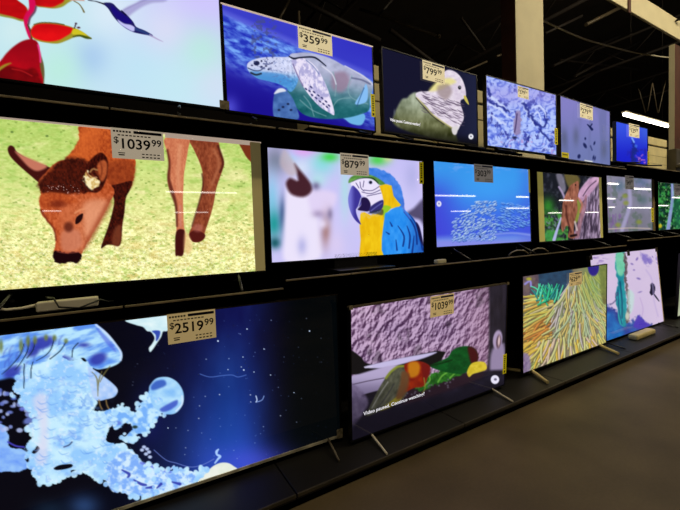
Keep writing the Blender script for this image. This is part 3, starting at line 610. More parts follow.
def pic_jelly():
    p = Painter('B1', 500); X, Y = p.X, p.Y
    p.img[:] = lerp((5, 5, 16), (2, 5, 7), sstep(270, 300, X))
    vy = sstep(300, 480, Y)
    g = np.exp(-((X - 228) / 46.) ** 2); g = np.where(X > 236, np.exp(-((X - 236) / 32.) ** 2), np.exp(-((X - 236) / 66.) ** 2))
    blue = lerp((14, 18, 78), (40, 80, 200), vy ** 1.6)
    p.mix(g * .96, blue); p.mix(.4 * np.exp(-((X - 228) / 24) ** 2) * sstep(310, 380, Y), (20, 72, 152)); p.mix(.6 * np.exp(-((X - 250) / 40) ** 2 - ((Y - 462) / 16) ** 2), (80, 84, 226))
    p.mix(.35 * (p.n(18, 40, 3) - .4) * g, (60, 100, 200)); p.mix(.75 * np.exp(-((X - 150) / 16) ** 2 - ((Y - 420) / 30) ** 2) , (18, 26, 92))
    p.mix(.9 * np.exp(-((X - 84) / 16) ** 2 - ((Y - 506) / 12) ** 2), (40, 66, 112)); p.mix(.6 * np.exp(-((X - 50) / 18) ** 2 - ((Y - 510) / 10) ** 2), (24, 46, 70))
    R = np.random.RandomState(11)
    for k in range(150):
        x, y = 130 + 200 * R.rand(), 312 + 150 * R.rand(); b = R.rand() ** 2; e = math.exp(-((x - 235) / 60) ** 2) + .1
        p.ell(x, y, .35 + .3 * b, .35 + .25 * b, (100 + 100 * b, 140 + 70 * b, 230), .45, min(1, (.2 + .5 * b) * (.3 + e)))
    for x, y, r in [(243.8, 370, 1.2), (309.5, 331, 1.1), (254, 372, .8), (270.6, 375, .8), (247, 329, 1), (218, 341, 1.3), (228, 369.6, .8), (294, 392.6, .7), (168, 428, .9), (264, 349, .8), (243, 357, .8)]: p.ell(x, y, r * .62, r * .62, (206, 224, 255), .45)
    p.line([(200, 374), (210, 377), (222, 375.6), (232, 375), (238, 377), (246, 375)], .8, (96, 130, 216), .5, .7); p.line([(256, 396), (257, 400), (256, 402)], 1, (200, 220, 255), .5); p.line([(257, 402), (262, 400), (264, 396)], .7, (140, 170, 236), .5)
    p.line([(154, 450), (166, 460), (176, 463), (190, 467), (202, 465), (214, 459)], .8, (110, 130, 210), .5, .8)
    tex = p.n(7, 6, 5, 4); tex2 = p.n(3, 3, 15, 3)
    cl = lerp((150, 204, 254), (200, 238, 255), sstep(.3, .7, p.n(16, 12, 5, 3))); cl = lerp(cl, np.array((120, 164, 244.)), sstep(.58, .76, p.n(8, 6, 6, 4)) * .4); cl = lerp(cl, np.array((232, 244, 255.)), sstep(.58, .8, tex2) * .5)
    bell = lerp((92, 146, 240), (184, 230, 255), sstep(.3, .7, p.n(18, 6, 25, 4, -.3)))
    # big bell
    p.poly([(-30, 340), (0, 335), (22, 330), (60, 326), (92, 323), (99, 326), (108, 334), (117, 345), (121.6, 352), (122, 358), (119, 363), (112, 366.6), (104, 368.6), (97, 369.4), (90, 366), (84, 358), (76, 360), (60, 362), (44, 366), (26, 374), (10, 382), (-30, 396)], bell, .8)
    p.line([(96, 325), (107, 334), (116, 345), (121, 353), (120.6, 360)], 2, (206, 226, 255), .9, .9)
    for x, y, rx, ry, r in [(42, 343, 13, 6, -.3), (98, 359, 9, 5.5, -.4), (84, 345, 5, 2, 0), (60, 358, 10, 3, .1), (12, 372, 9, 5, -.5), (33, 352, 7, 4, -.5)]: p.ell(x, y, rx, ry, (50, 58, 168), 2.4, .9, r)
    for k in range(26):
        x, y = 4 + 64 * R.rand(), 366 - 34 * R.rand(); p.line([(x, y), (x - 3, y + 4), (x - 4, y + 9)], [1, 2.2, 1], (60, 72, 180), 1, .35)
    p.poly([(96, 328), (104, 334), (112, 343), (116, 352), (106, 343)], (78, 96, 220), 1.4, .6)
    # mass of frilled arms
    blk = (6, 6, 18)
    p.poly([(-20, 384), (0, 380), (12, 378), (20, 384), (18, 400), (22, 414), (24, 432), (10, 448), (-20, 448)], blk, 2)
    p.poly([(-30, 424), (2, 425), (7, 430), (9, 440), (10, 447), (22, 449), (30, 456), (29, 467), (20, 471), (4, 472), (-30, 470)], lerp((96, 144, 246), (170, 214, 252), p.n(9, 6, 35)), .8, warp=.8, ws=4)
    p.line([(8, 442), (16, 446), (24, 447)], 1.6, (70, 66, 190), .8)
    for k in range(34):
        x, y = -4 + 34 * R.rand(), 384 + 50 * R.rand()
        p.ell(x, y, 1.4 + 1.8 * R.rand(), 1.2 + 1.4 * R.rand(), lerp((90, 110, 206), (196, 210, 250), np.full(X.shape, R.rand())), .8, .85)
    p.poly([(13, 390), (19, 378), (26, 369), (40, 364), (48, 357), (56, 346), (62, 344), (66, 350), (62, 357), (70, 360), (80, 358), (88, 363), (94, 372), (98, 384), (97, 398), (94, 410), (104, 410), (113, 411), (113, 420), (109, 430), (106, 438), (112, 444), (122, 442), (131, 449), (140, 458), (144, 470), (130, 476), (112, 474), (100, 479), (92, 478), (84, 472), (76, 470), (70, 474), (64, 479), (56, 483), (46, 484), (38, 481), (33, 474), (31, 466), (28, 456), (27, 446), (34, 436), (27, 428), (36, 420), (30, 412), (22, 408), (20, 398)], cl, .7, warp=1.6, ws=4)
    p.ell(24, 402, 3, 2.4, (150, 170, 236), 1, .9); p.ell(22, 409, 2.6, 2, (110, 120, 220), 1, .9); p.ell(30, 420, 7, 3.4, (120, 140, 226), 1.2, .8, -.4)
    p.poly([(54, 468), (60, 465), (71, 464), (72, 467), (64, 469.4), (56, 470)], blk, .6); p.poly([(32, 452), (37, 446), (39.6, 449), (35, 453.6)], blk, .6); p.poly([(25, 459), (28, 456), (28.6, 463)], blk, .6); p.line([(64, 447), (69, 445), (72, 442)], 1.4, (40, 50, 90), .6, .8)
    p.mix(.8 * np.exp(-((X - 78) / 20) ** 2 - ((Y - 408) / 16) ** 2) * sstep(.5, .7, p.n(4, 4, 45)), (110, 160, 236)); p.mix(.6 * np.exp(-((X - 66) / 16) ** 2 - ((Y - 440) / 6) ** 2) * sstep(.45, .7, p.n(5, 3, 46)), (120, 150, 236))
    p.poly([(33, 400), (46, 396), (48, 440), (46, 462), (36, 462), (40, 430)], (222, 218, 242), 4, .7)
    # small lobe on the right
    p.poly([(88, 368), (96, 371), (104, 376.6), (111, 382), (116.6, 387.6), (117.6, 392), (114, 397), (106, 399.4), (97, 400.6), (92, 394)], lerp((142, 186, 250), (206, 224, 252), p.n(5, 5, 55)), .7)
    for a in ([(92, 372), (97, 379), (98, 396)], [(102, 371), (99, 380), (98, 390)], [(110, 366), (104, 374), (100, 382)]): p.line(a, [.8, 1.4, .8], (120, 112, 60), .6, .8)
    for x in (99, 106): p.line([(x, 400), (x + 1, 405), (x + 3, 409)], 1.4, (150, 120, 70), .6, .8)
    # arm to the right bell
    arm = lerp((120, 178, 250), (200, 236, 255), sstep(.3, .7, p.n(5, 5, 65)))
    p.poly([(104, 412), (114, 408), (121, 406), (126, 408), (130, 413), (136, 411), (141, 404), (146, 396), (150, 390), (160, 392), (166, 400), (166, 410), (160, 416), (153, 424), (149, 431), (144, 435), (138, 434), (134, 442), (126, 443), (124, 438), (130, 432), (132, 426), (126, 424), (120, 428), (113, 428)], arm, .7, warp=1.4, ws=4)
    p.poly([(149, 389), (151.6, 383), (156, 378.6), (162, 377), (169, 377.4), (176, 381), (181, 387), (183.6, 394), (183.4, 402), (180, 409), (175, 413.4), (168, 414.4), (160, 412), (152, 404)], lerp((118, 180, 246), (196, 236, 255), p.n(10, 8, 75)), .8)
    p.poly([(151, 386), (156, 381), (164, 380), (166, 385), (158, 389), (152, 390)], (52, 90, 190), 1.6, .9); p.poly([(160, 409), (168, 404), (177, 400), (177, 405), (170, 410), (163, 412)], (60, 84, 196), 1.4, .85); p.line([(182, 396), (182, 404), (176, 411)], 1.6, (222, 236, 255), .8, .8)
    p.ell(135, 427, 2.6, 1.6, (30, 50, 40), .8, .9); p.ell(126, 425, 1.2, 2, blk, .7, .9); p.ell(118, 423, 3.4, 2, (90, 110, 210), 1, .7)
    for x, y in [(142, 450), (146, 454), (149, 452), (144, 447), (150, 457), (147, 449)]: p.ell(x, y, 2, 1.6, (200, 216, 255), .7, .9)
    # trailing arms along the bottom
    p.poly([(104, 474), (112, 460), (122, 452), (134, 452), (141, 461), (152, 465), (162, 469), (172, 471), (182, 468.6), (190, 471), (198, 472), (204, 467), (209, 472), (206, 490), (170, 506), (146, 500), (140, 496), (132, 495), (122, 493), (112, 491), (108, 484)], lerp((128, 176, 250), (210, 236, 255), sstep(.3, .7, p.n(4, 4, 85, 3))), .8, warp=1.4, ws=4)
    for a in ([(122, 470), (129, 474), (128, 477)], [(134, 480), (141, 484), (146, 485)], [(146, 488), (153, 487)], [(157, 488), (161, 484)], [(172, 482), (180, 484)]): p.line(a, [1.4, 3, 2][:len(a)], (50, 60, 170), .7, .9)
    p.line([(141, 463), (156, 468), (170, 472)], 2.4, (104, 118, 226), 1, .8); p.line([(171, 469), (174, 466)], 1.6, (190, 210, 255), .6)
    p.poly([(196, 484), (203, 476), (212, 467), (220, 463), (228, 463), (234, 466.4), (237, 470), (226, 478), (205, 486)], lerp((244, 244, 236), (220, 232, 214), p.n(6, 4, 95)), .8)
    p.line([(215, 463), (218, 459), (220, 456.4), (217, 454.6), (216.6, 451.6), (218.4, 449.4)], [1.4, 2, 2.6, 2, 2.6, 1.4], (170, 206, 255), .6)
    for k in range(46):
        x, y = 30 + 80 * R.rand(), 368 + 100 * R.rand(); q = 3 + 5 * R.rand()
        if x > 96 and y < 412: continue
        p.line([(x, y), (x + q * .6, y + q * .5), (x + q * 1.6, y + q * .2)], [.4, 1.1, .4], (96, 150, 236), .7, .5)
    m1 = [(19, 378), (26, 369), (40, 364), (13, 392), (20, 400), (28, 408), (36, 420), (28, 430), (34, 440), (28, 452), (33, 470), (40, 481), (56, 482), (70, 474), (84, 472), (98, 478), (112, 474), (130, 476)]
    p.frill(m1, 3.4, cl, 60, 3, 1.2)
    p.frill([(112, 411), (121, 406), (131, 412), (141, 404), (147, 395), (160, 400), (166, 412), (153, 424), (146, 434), (134, 440), (124, 436)], 2.8, cl, 50, 4, 1.4)
    p.frill([(104, 476), (112, 486), (126, 494), (142, 498), (156, 492), (146, 466), (162, 470), (178, 469), (192, 472), (202, 470), (186, 482)], 2.8, cl, 70, 5, 1.6)
    # upper hanging bell
    p.poly([(125, 320.6), (134, 316), (170, 310), (172, 326), (167, 331), (163, 331.6), (161, 337), (157, 343), (153, 349), (150, 352), (149, 348), (152, 344), (154.6, 338), (151, 332), (147, 331), (143, 327), (136, 325)], lerp((190, 228, 240), (232, 250, 252), p.n(8, 4, 96)), .7)
    p.poly([(152, 331), (160, 331), (159, 338), (156, 341), (155.6, 335)], (36, 60, 170), .8, .9)
    # tentacle threads
    for a in ([(24, 344), (20, 355), (10, 367), (2, 374)], [(29, 341), (27, 352), (20, 364), (15, 370)], [(35, 340), (33, 350), (27, 358)], [(54, 337), (52, 347), (46, 355), (36, 361)], [(66, 342), (60, 351), (50, 359)], [(78, 343), (73, 349), (72, 357)], [(33, 362), (31, 370), (31, 378)], [(24, 364), (24, 374), (24, 388)]): p.line(a, [1, 1.2, 1, .6][:len(a)], (22, 40, 66), .5, .9)
    for x, y, h in [(21, 345.5, 6), (28, 341, 5), (35, 340, 4), (54.5, 338, 3), (66, 341, 2.4), (1, 346, 6), (46, 337.6, 3)]: p.ell(x, y, 2, h, (112, 128, 70), 1.4, .85)
    return p

def pic_lovebirds():
    p = Painter('B2', 300); X, Y = p.X, p.Y
    n = p.n(3.2, 6.5, 4, 4, .5)
    d = np.roll(n, (2, 2), (0, 1)) - n
    p.img[:] = lerp((140, 112, 150), (186, 152, 184), p.n(40, 30, 7, 2)) + (np.clip(d * 420, -80, 46))[..., None]
    p.mix(.5 * sstep(350, 395, Y + (X - 400) * .2) * sstep(420, 360, X), (196, 186, 226)); p.mix(.35 * sstep(440, 500, X), (140, 96, 120))
    p.img *= (1 - .28 * sstep(.55, .75, p.n(10, 12, 17)))[..., None]
    # right hand pillar
    p.poly([(489, 280), (510, 276), (508, 392), (484, 396), (489, 350)], lerp((28, 24, 32), (48, 42, 56), p.n(3, 12, 22)), 2, smooth=False)
    p.poly([(492, 350), (504, 344), (504, 372), (496, 376), (490, 372)], (168, 150, 188), 2.4, .9); p.ell(497.6, 339.6, 4.6, 9.5, (180, 160, 196), .9, 1, .12); p.ell(498.6, 341.6, 2.4, 6.6, (90, 64, 78), .9, 1, .1); p.ell(499, 341, 1.2, 5, (220, 190, 196), .7, 1, .08)
    # feeding tray
    p.poly([(340, 350), (353, 351), (361, 357), (365, 362.6), (372, 364.6), (400, 358.6), (437, 350.6), (446, 352), (440, 362), (420, 372), (390, 376), (340, 374)], (20, 18, 20), .8, smooth=False)
    p.poly([(364, 367), (392, 360), (420, 354.6), (437, 352), (424, 358), (402, 364), (384, 368)], (206, 196, 238), .9); p.line([(365, 367.4), (372, 366.6)], 1.2, (222, 214, 244), .6)
    p.poly([(340, 376), (352, 376), (388, 366), (402, 368), (396, 382), (376, 398), (340, 402)], lerp((190, 176, 216), (150, 136, 176), sstep(376, 392, Y)), 1.2)
    p.line([(352, 384.6), (368, 381), (384, 378)], 1, (70, 58, 80), .6, .8); p.poly([(361, 396), (372, 392), (384, 390), (380, 398), (370, 399)], (26, 22, 32), .8)
    dk = lerp((20, 17, 28), (38, 33, 52), p.n(8, 6, 33))
    p.poly([(340, 400), (360, 398), (378, 396), (400, 390), (420, 384), (440, 376), (470, 372), (500, 370), (512, 372), (512, 396), (420, 424), (350, 452), (340, 452)], dk, 2)
    p.poly([(340, 384), (356, 386), (368, 400), (364, 412), (356, 424), (346, 440), (340, 440)], lerp((90, 76, 112), (150, 134, 172), p.n(4, 5, 36)), 2, .85)
    p.poly([(400, 392), (440, 378), (478, 372), (480, 378), (440, 394), (404, 404)], (46, 26, 38), 3, .8); p.poly([(352, 424), (390, 410), (440, 398), (500, 382), (512, 394), (350, 450)], (24, 20, 34), 4, .8)
    # leaves
    lf = lerp((16, 60, 18), (60, 150, 44), p.n(2.6, 3, 38))
    p.poly([(414, 384), (424, 378), (436, 372), (446, 368), (458, 368), (462, 374), (450, 380), (434, 386), (420, 391)], lf, 1.2, warp=1.4, ws=3)
    for a in ([(424, 386), (430, 380), (428, 374)], [(438, 382), (442, 376), (448, 372)], [(450, 378), (456, 372)]): p.line(a, 1.5, (120, 190, 70), .7, .8)
    for k in range(24):
        x, y = 398 + 56 * RNG.rand(), 384 + 10 * RNG.rand(); y -= (x - 398) * .16
        p.ell(x, y + 3, 1, .9, (120, 116, 132), .7, .6)
    # green bird
    gr = lerp((4, 50, 18), (16, 100, 38), p.n(5, 4, 41))
    p.poly([(430, 366), (440, 361), (448, 357), (452, 351), (458, 347.4), (466, 346), (473, 347.6), (477, 352), (478, 359), (474, 366), (467, 372), (460, 374), (450, 373), (441, 371)], gr, .8)
    p.poly([(468, 347), (474, 348), (478, 354), (477.6, 361), (472, 364), (469, 356)], (72, 14, 20), 1.6, .95); p.line([(430, 366), (442, 363), (452, 360)], 1.4, (8, 40, 14), .8, .8)
    p.poly([(467, 372), (471, 364), (478, 361.6), (485, 362.6), (486.6, 369), (480, 372), (473, 374), (469, 377)], lerp((196, 170, 30), (240, 216, 70), p.n(3, 3, 43)), .8)
    # yellow and orange bird
    bd = lerp((54, 56, 44), (112, 112, 92), p.n(2.6, 5, 45, 3, .5))
    p.poly([(369, 408), (373, 400), (378, 390), (384, 380), (390, 372), (397, 367), (404, 365.6), (410, 368), (411, 378), (408, 390), (402, 400), (392, 406), (380, 411), (366, 416)], bd, .8)
    p.line([(386, 378), (391, 371.6), (398, 366.6), (405, 366)], 2.4, (140, 150, 50), .9, .9); p.poly([(380, 410), (390, 402), (398, 396), (402, 398), (396, 404), (386, 409)], (164, 150, 40), 1, .9)
    p.poly([(404, 366), (410, 362), (418, 361), (425, 363), (430, 367), (428, 376), (424, 386), (414, 388), (404, 392), (408, 380)], lerp((120, 22, 14), (176, 48, 14), p.n(4, 4, 47)), .9)
    p.poly([(408, 364), (416, 361.4), (420, 366), (418, 375), (410, 377)], (206, 136, 24), 1.8, .85); p.poly([(402, 372), (409, 374), (408, 388), (402, 398), (396, 398), (400, 384)], (112, 70, 40), 1.8, .9); p.poly([(422, 363), (430, 367), (429, 376), (423, 378)], (110, 20, 20), 1.4, .9)
    p.line([(372, 408), (380, 394), (388, 382)], 1, (170, 168, 166), .7, .7); p.line([(376, 410), (386, 397), (394, 384)], 1.2, (50, 50, 54), .7, .7)
    p.line([(424, 378), (425, 388), (422, 394)], 1.2, (150, 150, 60), .6, .7)
    p.mix(.35 * sstep(366, 420, Y), (10, 8, 16)); p.img *= .95
    p.ell(495, 379.6, 4.2, 4.4, (228, 224, 244), .6); p.ell(495.4, 379.4, 1.4, 1.2, (110, 104, 130), .5)
    return p

def pic_anemone():
    p = Painter('B3', 240); X, Y = p.X, p.Y
    p.img[:] = lerp((112, 104, 72), (150, 140, 120), p.n(5, 5, 3))
    p.poly([(534, 270), (570, 266), (572, 300), (560, 312), (548, 308), (536, 306)], lerp((10, 34, 66), (24, 70, 110), p.n(5, 4, 5)), 2); p.poly([(518, 272), (537, 270), (536, 296), (518, 300)], lerp((60, 40, 70), (120, 100, 90), p.n(3, 3, 7)), 1.5)
    p.poly([(568, 284), (580, 280), (584, 296), (574, 306), (568, 300)], lerp((110, 70, 130), (170, 140, 150), p.n(3, 4, 8)), 2)
    p.line([(525, 284), (530, 281), (531, 286)], 2, (150, 140, 236), .8); p.ell(529, 279, 2.6, 1.6, (176, 170, 40), 1)
    R = np.random.RandomState(3)
    def tent(x, y, an, L, w, c, bend):
        pts = []; 
        for k in range(5):
            pts.append((x, y)); x += math.cos(an) * L / 4; y += math.sin(an) * L / 4; an += bend
        c = np.array(c, float)
        p.line([(a + .6, b + .7) for a, b in pts], [w * 1.15] * 4 + [w * .8], c * .42, .6, .6)
        p.line(pts, [w, w, w, w * .9, w * .6], c, .5); p.line([(a - .2, b - .35) for a, b in pts], w * .35, np.minimum(c * 1.22 + 16, 255), .4, .8)
    for k in range(22): tent(536 + 26 * R.rand(), 304 - 5 * R.rand(), -1.6 + .9 * R.randn() * .6, 12 + 6 * R.rand(), 1.2, [(40, 170, 120), (70, 206, 150), (30, 130, 130)][k % 3], .05 * R.randn())
    cols = [(196, 176, 60), (206, 196, 96), (176, 190, 92), (214, 160, 60), (190, 176, 120), (206, 120, 40)]
    for k in range(120):                                   # left sweep, lying towards the left
        y = 298 + 62 * R.rand(); x = 556 - 8 * R.rand() + (y - 300) * -.12; c = cols[R.randint(5)]
        if 318 < y < 340: c = cols[3 + 2 * (R.rand() > .5)]
        tent(x, y - 4, 2.75 + .25 * R.randn() - (y - 300) * .004, 20 + 14 * R.rand(), 1.7, c, -.1 * R.rand())
    for k in range(290):                                  # fan spreading from the middle down
        t = R.rand(); x0 = 560 + 44 * R.rand(); y0 = 272 + 58 * R.rand(); y0 = max(y0, 302 - (x0 - 560) * 1.9)
        an = 1.57 + (576 - x0 - 6 * R.randn()) * .028 + .12 * R.randn()
        c = [(172, 186, 112), (190, 196, 124), (198, 184, 104), (180, 176, 160), (160, 182, 140), (206, 178, 92), (186, 176, 176)][R.randint(7)]
        tent(x0, y0, an, 15 + 14 * R.rand(), 1.45, c, .11 * R.randn())
    for k in range(60):
        x0 = 530 + 74 * R.rand(); y0 = 338 + 10 * R.rand() - (x0 - 560) * .1
        an = 1.57 + (572 - x0) * .022 + .2 * R.randn(); c = [(206, 190, 90), (214, 170, 50), (196, 196, 120), (206, 176, 150)][R.randint(4)]
        tent(x0, y0, an, 20 + 10 * R.rand(), 1.9, c, .1 * R.randn())
    p.poly([(600, 264), (608, 262), (607, 300), (602, 300)], lerp((60, 44, 30), (150, 120, 60), p.n(2, 2, 9)), 1.2)
    p.mix(.55 * sstep(320, 285, Y) * sstep(575, 592, X), (120, 170, 60)); p.poly([(520, 356), (528, 354), (531, 366), (528, 374), (520, 376)], lerp((90, 66, 130), (170, 150, 196), p.n(2, 3, 10)), 1.4, .9)
    p.mix(np.full(X.shape, .16), (176, 168, 160))
    for k in range(34):
        tent(536 + 20 * R.rand(), 305 - 12 * R.rand(), -1.6 + .6 * R.randn(), 8 + 6 * R.rand(), 1.3, [(40, 176, 126), (80, 206, 160), (30, 130, 130)][k % 3], .12 * R.randn())
    p.ell(593.4, 267, 5.6, 9, (44, 34, 140), .9); p.img *= .95
    return p

def pic_ice():
    p = Painter('B4', 220); X, Y = p.X, p.Y
    p.img[:] = lerp((226, 206, 236), (214, 196, 232), p.n(20, 20, 3))
    p.mix(sstep(.62, .72, p.n(4, 9, 15, 3, -.6)) * sstep(640, 655, X) * sstep(280, 255, Y) * .7, (120, 100, 190)); p.mix(sstep(.6, .75, p.n(7, 3, 25, 3)) * sstep(612, 600, X) * sstep(268, 258, Y) * .7, (140, 110, 190))
    p.poly([(641, 252), (647, 256), (652, 260), (650, 264), (644, 262)], (126, 108, 200), 1.6, .8, warp=1.5, ws=3)
    # dark blue shore
    p.poly([(590, 306), (602, 304), (610, 306), (616, 312), (626, 322), (634, 320), (639, 315), (646, 322), (652, 326), (640, 350), (590, 360)], lerp((36, 30, 120), (60, 110, 190), p.n(6, 6, 5)), 1.6, warp=2, ws=4)
    p.poly([(603, 316), (612, 312), (618, 322), (624, 330), (618, 344), (596, 350), (598, 330)], lerp((24, 80, 170), (40, 140, 210), p.n(4, 5, 6)), 3, .9)
    p.poly([(634, 326), (639, 316), (646, 322), (650, 326), (640, 329)], (84, 60, 190), 1.4, .9, warp=1, ws=3)
    # teal channel
    tl = lerp((16, 112, 136), (48, 186, 190), p.n(3, 9, 7))
    p.poly([(616, 254), (624, 253), (625, 268), (624, 280), (626, 296), (627, 312), (626, 326), (620, 324), (617, 310), (616, 296), (618, 284), (616, 270)], tl, .9, warp=.8, ws=4)
    p.poly([(616, 254), (624, 253), (625, 268), (622, 276), (617, 272)], lerp((110, 206, 160), (150, 226, 190), p.n(3, 4, 8)), 1.4, .9); p.line([(620, 282), (622, 300), (622, 318)], 1.4, (10, 70, 110), .8, .8); p.line([(618, 290), (619, 310), (622, 324)], 1, (16, 60, 120), .7, .7)
    p.line([(625, 254), (626, 266), (625.6, 280), (627.6, 294), (629, 308), (627, 322)], [2.6, 3, 2.2, 2.6, 3, 3], lerp((60, 44, 60), (160, 150, 140), p.n(1.6, 2, 9)), .8, .95, warp=1, ws=3)
    p.poly([(628, 290), (634, 294), (633, 308), (630, 314), (628, 306)], (200, 230, 226), 1.4, .8); p.ell(627.4, 316, 2, 4, (206, 206, 190), .9)
    p.line([(610, 304), (616, 300), (617, 292)], 1.4, (60, 60, 110), .9, .7, warp=1, ws=3)
    for x, y, rx, ry, r in [(632, 264, 1.4, .8, .4), (634, 270, 1, .7, 0), (638.6, 278.6, 2, 1, .3), (640, 292, 1.8, .6, -.3), (637, 259, 1, 1.8, .5)]: p.ell(x, y, rx, ry, (120, 100, 180), .7, .8, r)
    p.poly([(651, 284), (653.6, 284), (655, 289), (653.6, 294), (651, 295), (650, 290)], (16, 16, 46), .7, warp=.8, ws=2); p.line([(653, 293), (656, 297), (659, 301)], [1.2, 1.4, .8], (20, 20, 50), .6)
    p.line([(640, 298), (643, 308), (642, 316)], 1, (196, 170, 220), .8, .7); p.line([(646, 270), (652, 280), (654, 300), (658, 316)], 1.4, (196, 176, 226), 1, .6)
    p.img *= .95
    return p

def pic_pale():
    p = Painter('B5', 60); p.img[:] = lerp((150, 160, 130), (196, 200, 170), p.n(6, 12, 3)); return p

PICS = dict(T1=pic_flower, T2=pic_turtle, T3=pic_whitebird, T4=pic_frost, T5=pic_dusk, T6=pic_reefblue, M1=pic_deer, M2=pic_macaw, M3=pic_shoal,
            M4=pic_squirrel, M5=pic_haze, M6=pic_forest, B1=pic_jelly, B2=pic_lovebirds, B3=pic_anemone, B4=pic_ice, B5=pic_pale)

# ------------------------------------------------------------------ televisions
SHELF = dict(T1=.607, T2=.607, T3=.607, T4=.607, T5=.607, T6=.655, M1=-.275, M2=-.232, M3=-.232, M4=-.232, M5=-.18, M6=-.18, B1=-1.36, B2=-1.36, B3=-1.36, B4=-1.36, B5=-1.36)
TVLABEL = dict(
 T1='large television on the top shelf showing a hummingbird beside red hanging flowers',
 T2='television on the top shelf showing a swimming sea turtle in blue water',
 T3='television on the top shelf showing a white bird with a yellow crest on black',
 T4='television on the top shelf showing icy blue frosted swirls, under the cream column',
 T5='television on the top shelf showing a flat grey lavender picture with dark specks',
 T6='smallest television on the top shelf, showing deep blue water beside a cream carton',
 M1='large television on the middle shelf showing a brown deer grazing on bright grass',
 M2='television on the middle shelf showing a blue and yellow macaw',
 M3='television on the middle shelf showing a shoal of silver fish in blue water',
 M4='television showing a brown animal on a tree trunk between yellow edge strips',
 M5='television with a hazy grey picture crossed by white lamp reflections',
 M6='television showing green foliage and a pale trunk at the photo edge',
 B1='largest television, on the black plinth, showing pale blue jellyfish in dark water',
 B2='television on the black plinth showing two lovebirds at a feeding tray before a pink wall',
 B3='television on the black plinth showing yellow and green sea anemone tentacles',
 B4='television leaning back on the plinth showing a white ice sheet with a teal channel',
 B5='television at the far end of the plinth, a sliver of pale screen')
FEET = dict(T1=('v', .5, 'black'), T2=('v', .36, 'black'), T3=('v', .36, 'black'), T4=('v', .38, 'black'), T5=('v', .40, 'black'), T6=('v', .28, 'black'),
            M1=('v', .5, 'black'), M2=('stand', .22, 'black'), M3=('v', .42, 'black'), M4=('v', .40, 'black'), M5=('v', .4, 'black'), M6=('v', .4, 'black'),
            B1=('v', .82, 'steel'), B2=('v', .62, 'cable'), B3=('v', .64, 'cream'), B4=('v', .72, 'black'), B5=('v', .6, 'black'))
TRIM = {'T2': dict(top='filmw'), 'B1': dict(bottom='silver', top='steel'), 'B4': dict(right='cream', left='cream', top='steel'), 'B2': dict(top='steel'), 'M1': dict(top='filmw')}
STICK = dict(T2=(.972, 1.006, .563, .836), T4=(.965, 1.017, .555, .83), T5=(.004, .13, .905, 1.), T6=(.99, 1.05, .62, 1.), M2=(.972, 1.006, .005, .245), M5=(.967, 1.02, .565, .845), B2=(.980, 1.009, .69, .887))
STRIP = {'M1': [(.957, 1.002, -.005, 1.0, 'film'), (.62, .955, -.012, .022, 'filmw')], 'M3': [(.985, 1.004, 0, .32, 'filmy')], 'M4': [(0, .075, 0, 1., 'filmy'), (.957, 1.0, 0, 1., 'filmy')], 'M5': [(1.0, 1.06, 0, 1.02, 'tan')]}
GUARD = {'T1': [(.985, 1.02, .955, 1.01)], 'B1': [(.985, 1.008, .955, 1.02)], 'B2': [(-.010, .008, -.022, .008), (.994, 1.010, -.022, .008)], 'B4': [(.97, 1.01, -.02, .04), (.0, .02, -.02, .05), (.505, .54, -.02, .05)]}
CAPTION = {'B2': ('Video paused. Continue watching?', .058, .405, .835, .034), 'T3': ('Video paused. Continue watching?', .055, .345, .865, .028)}
TVS = {}
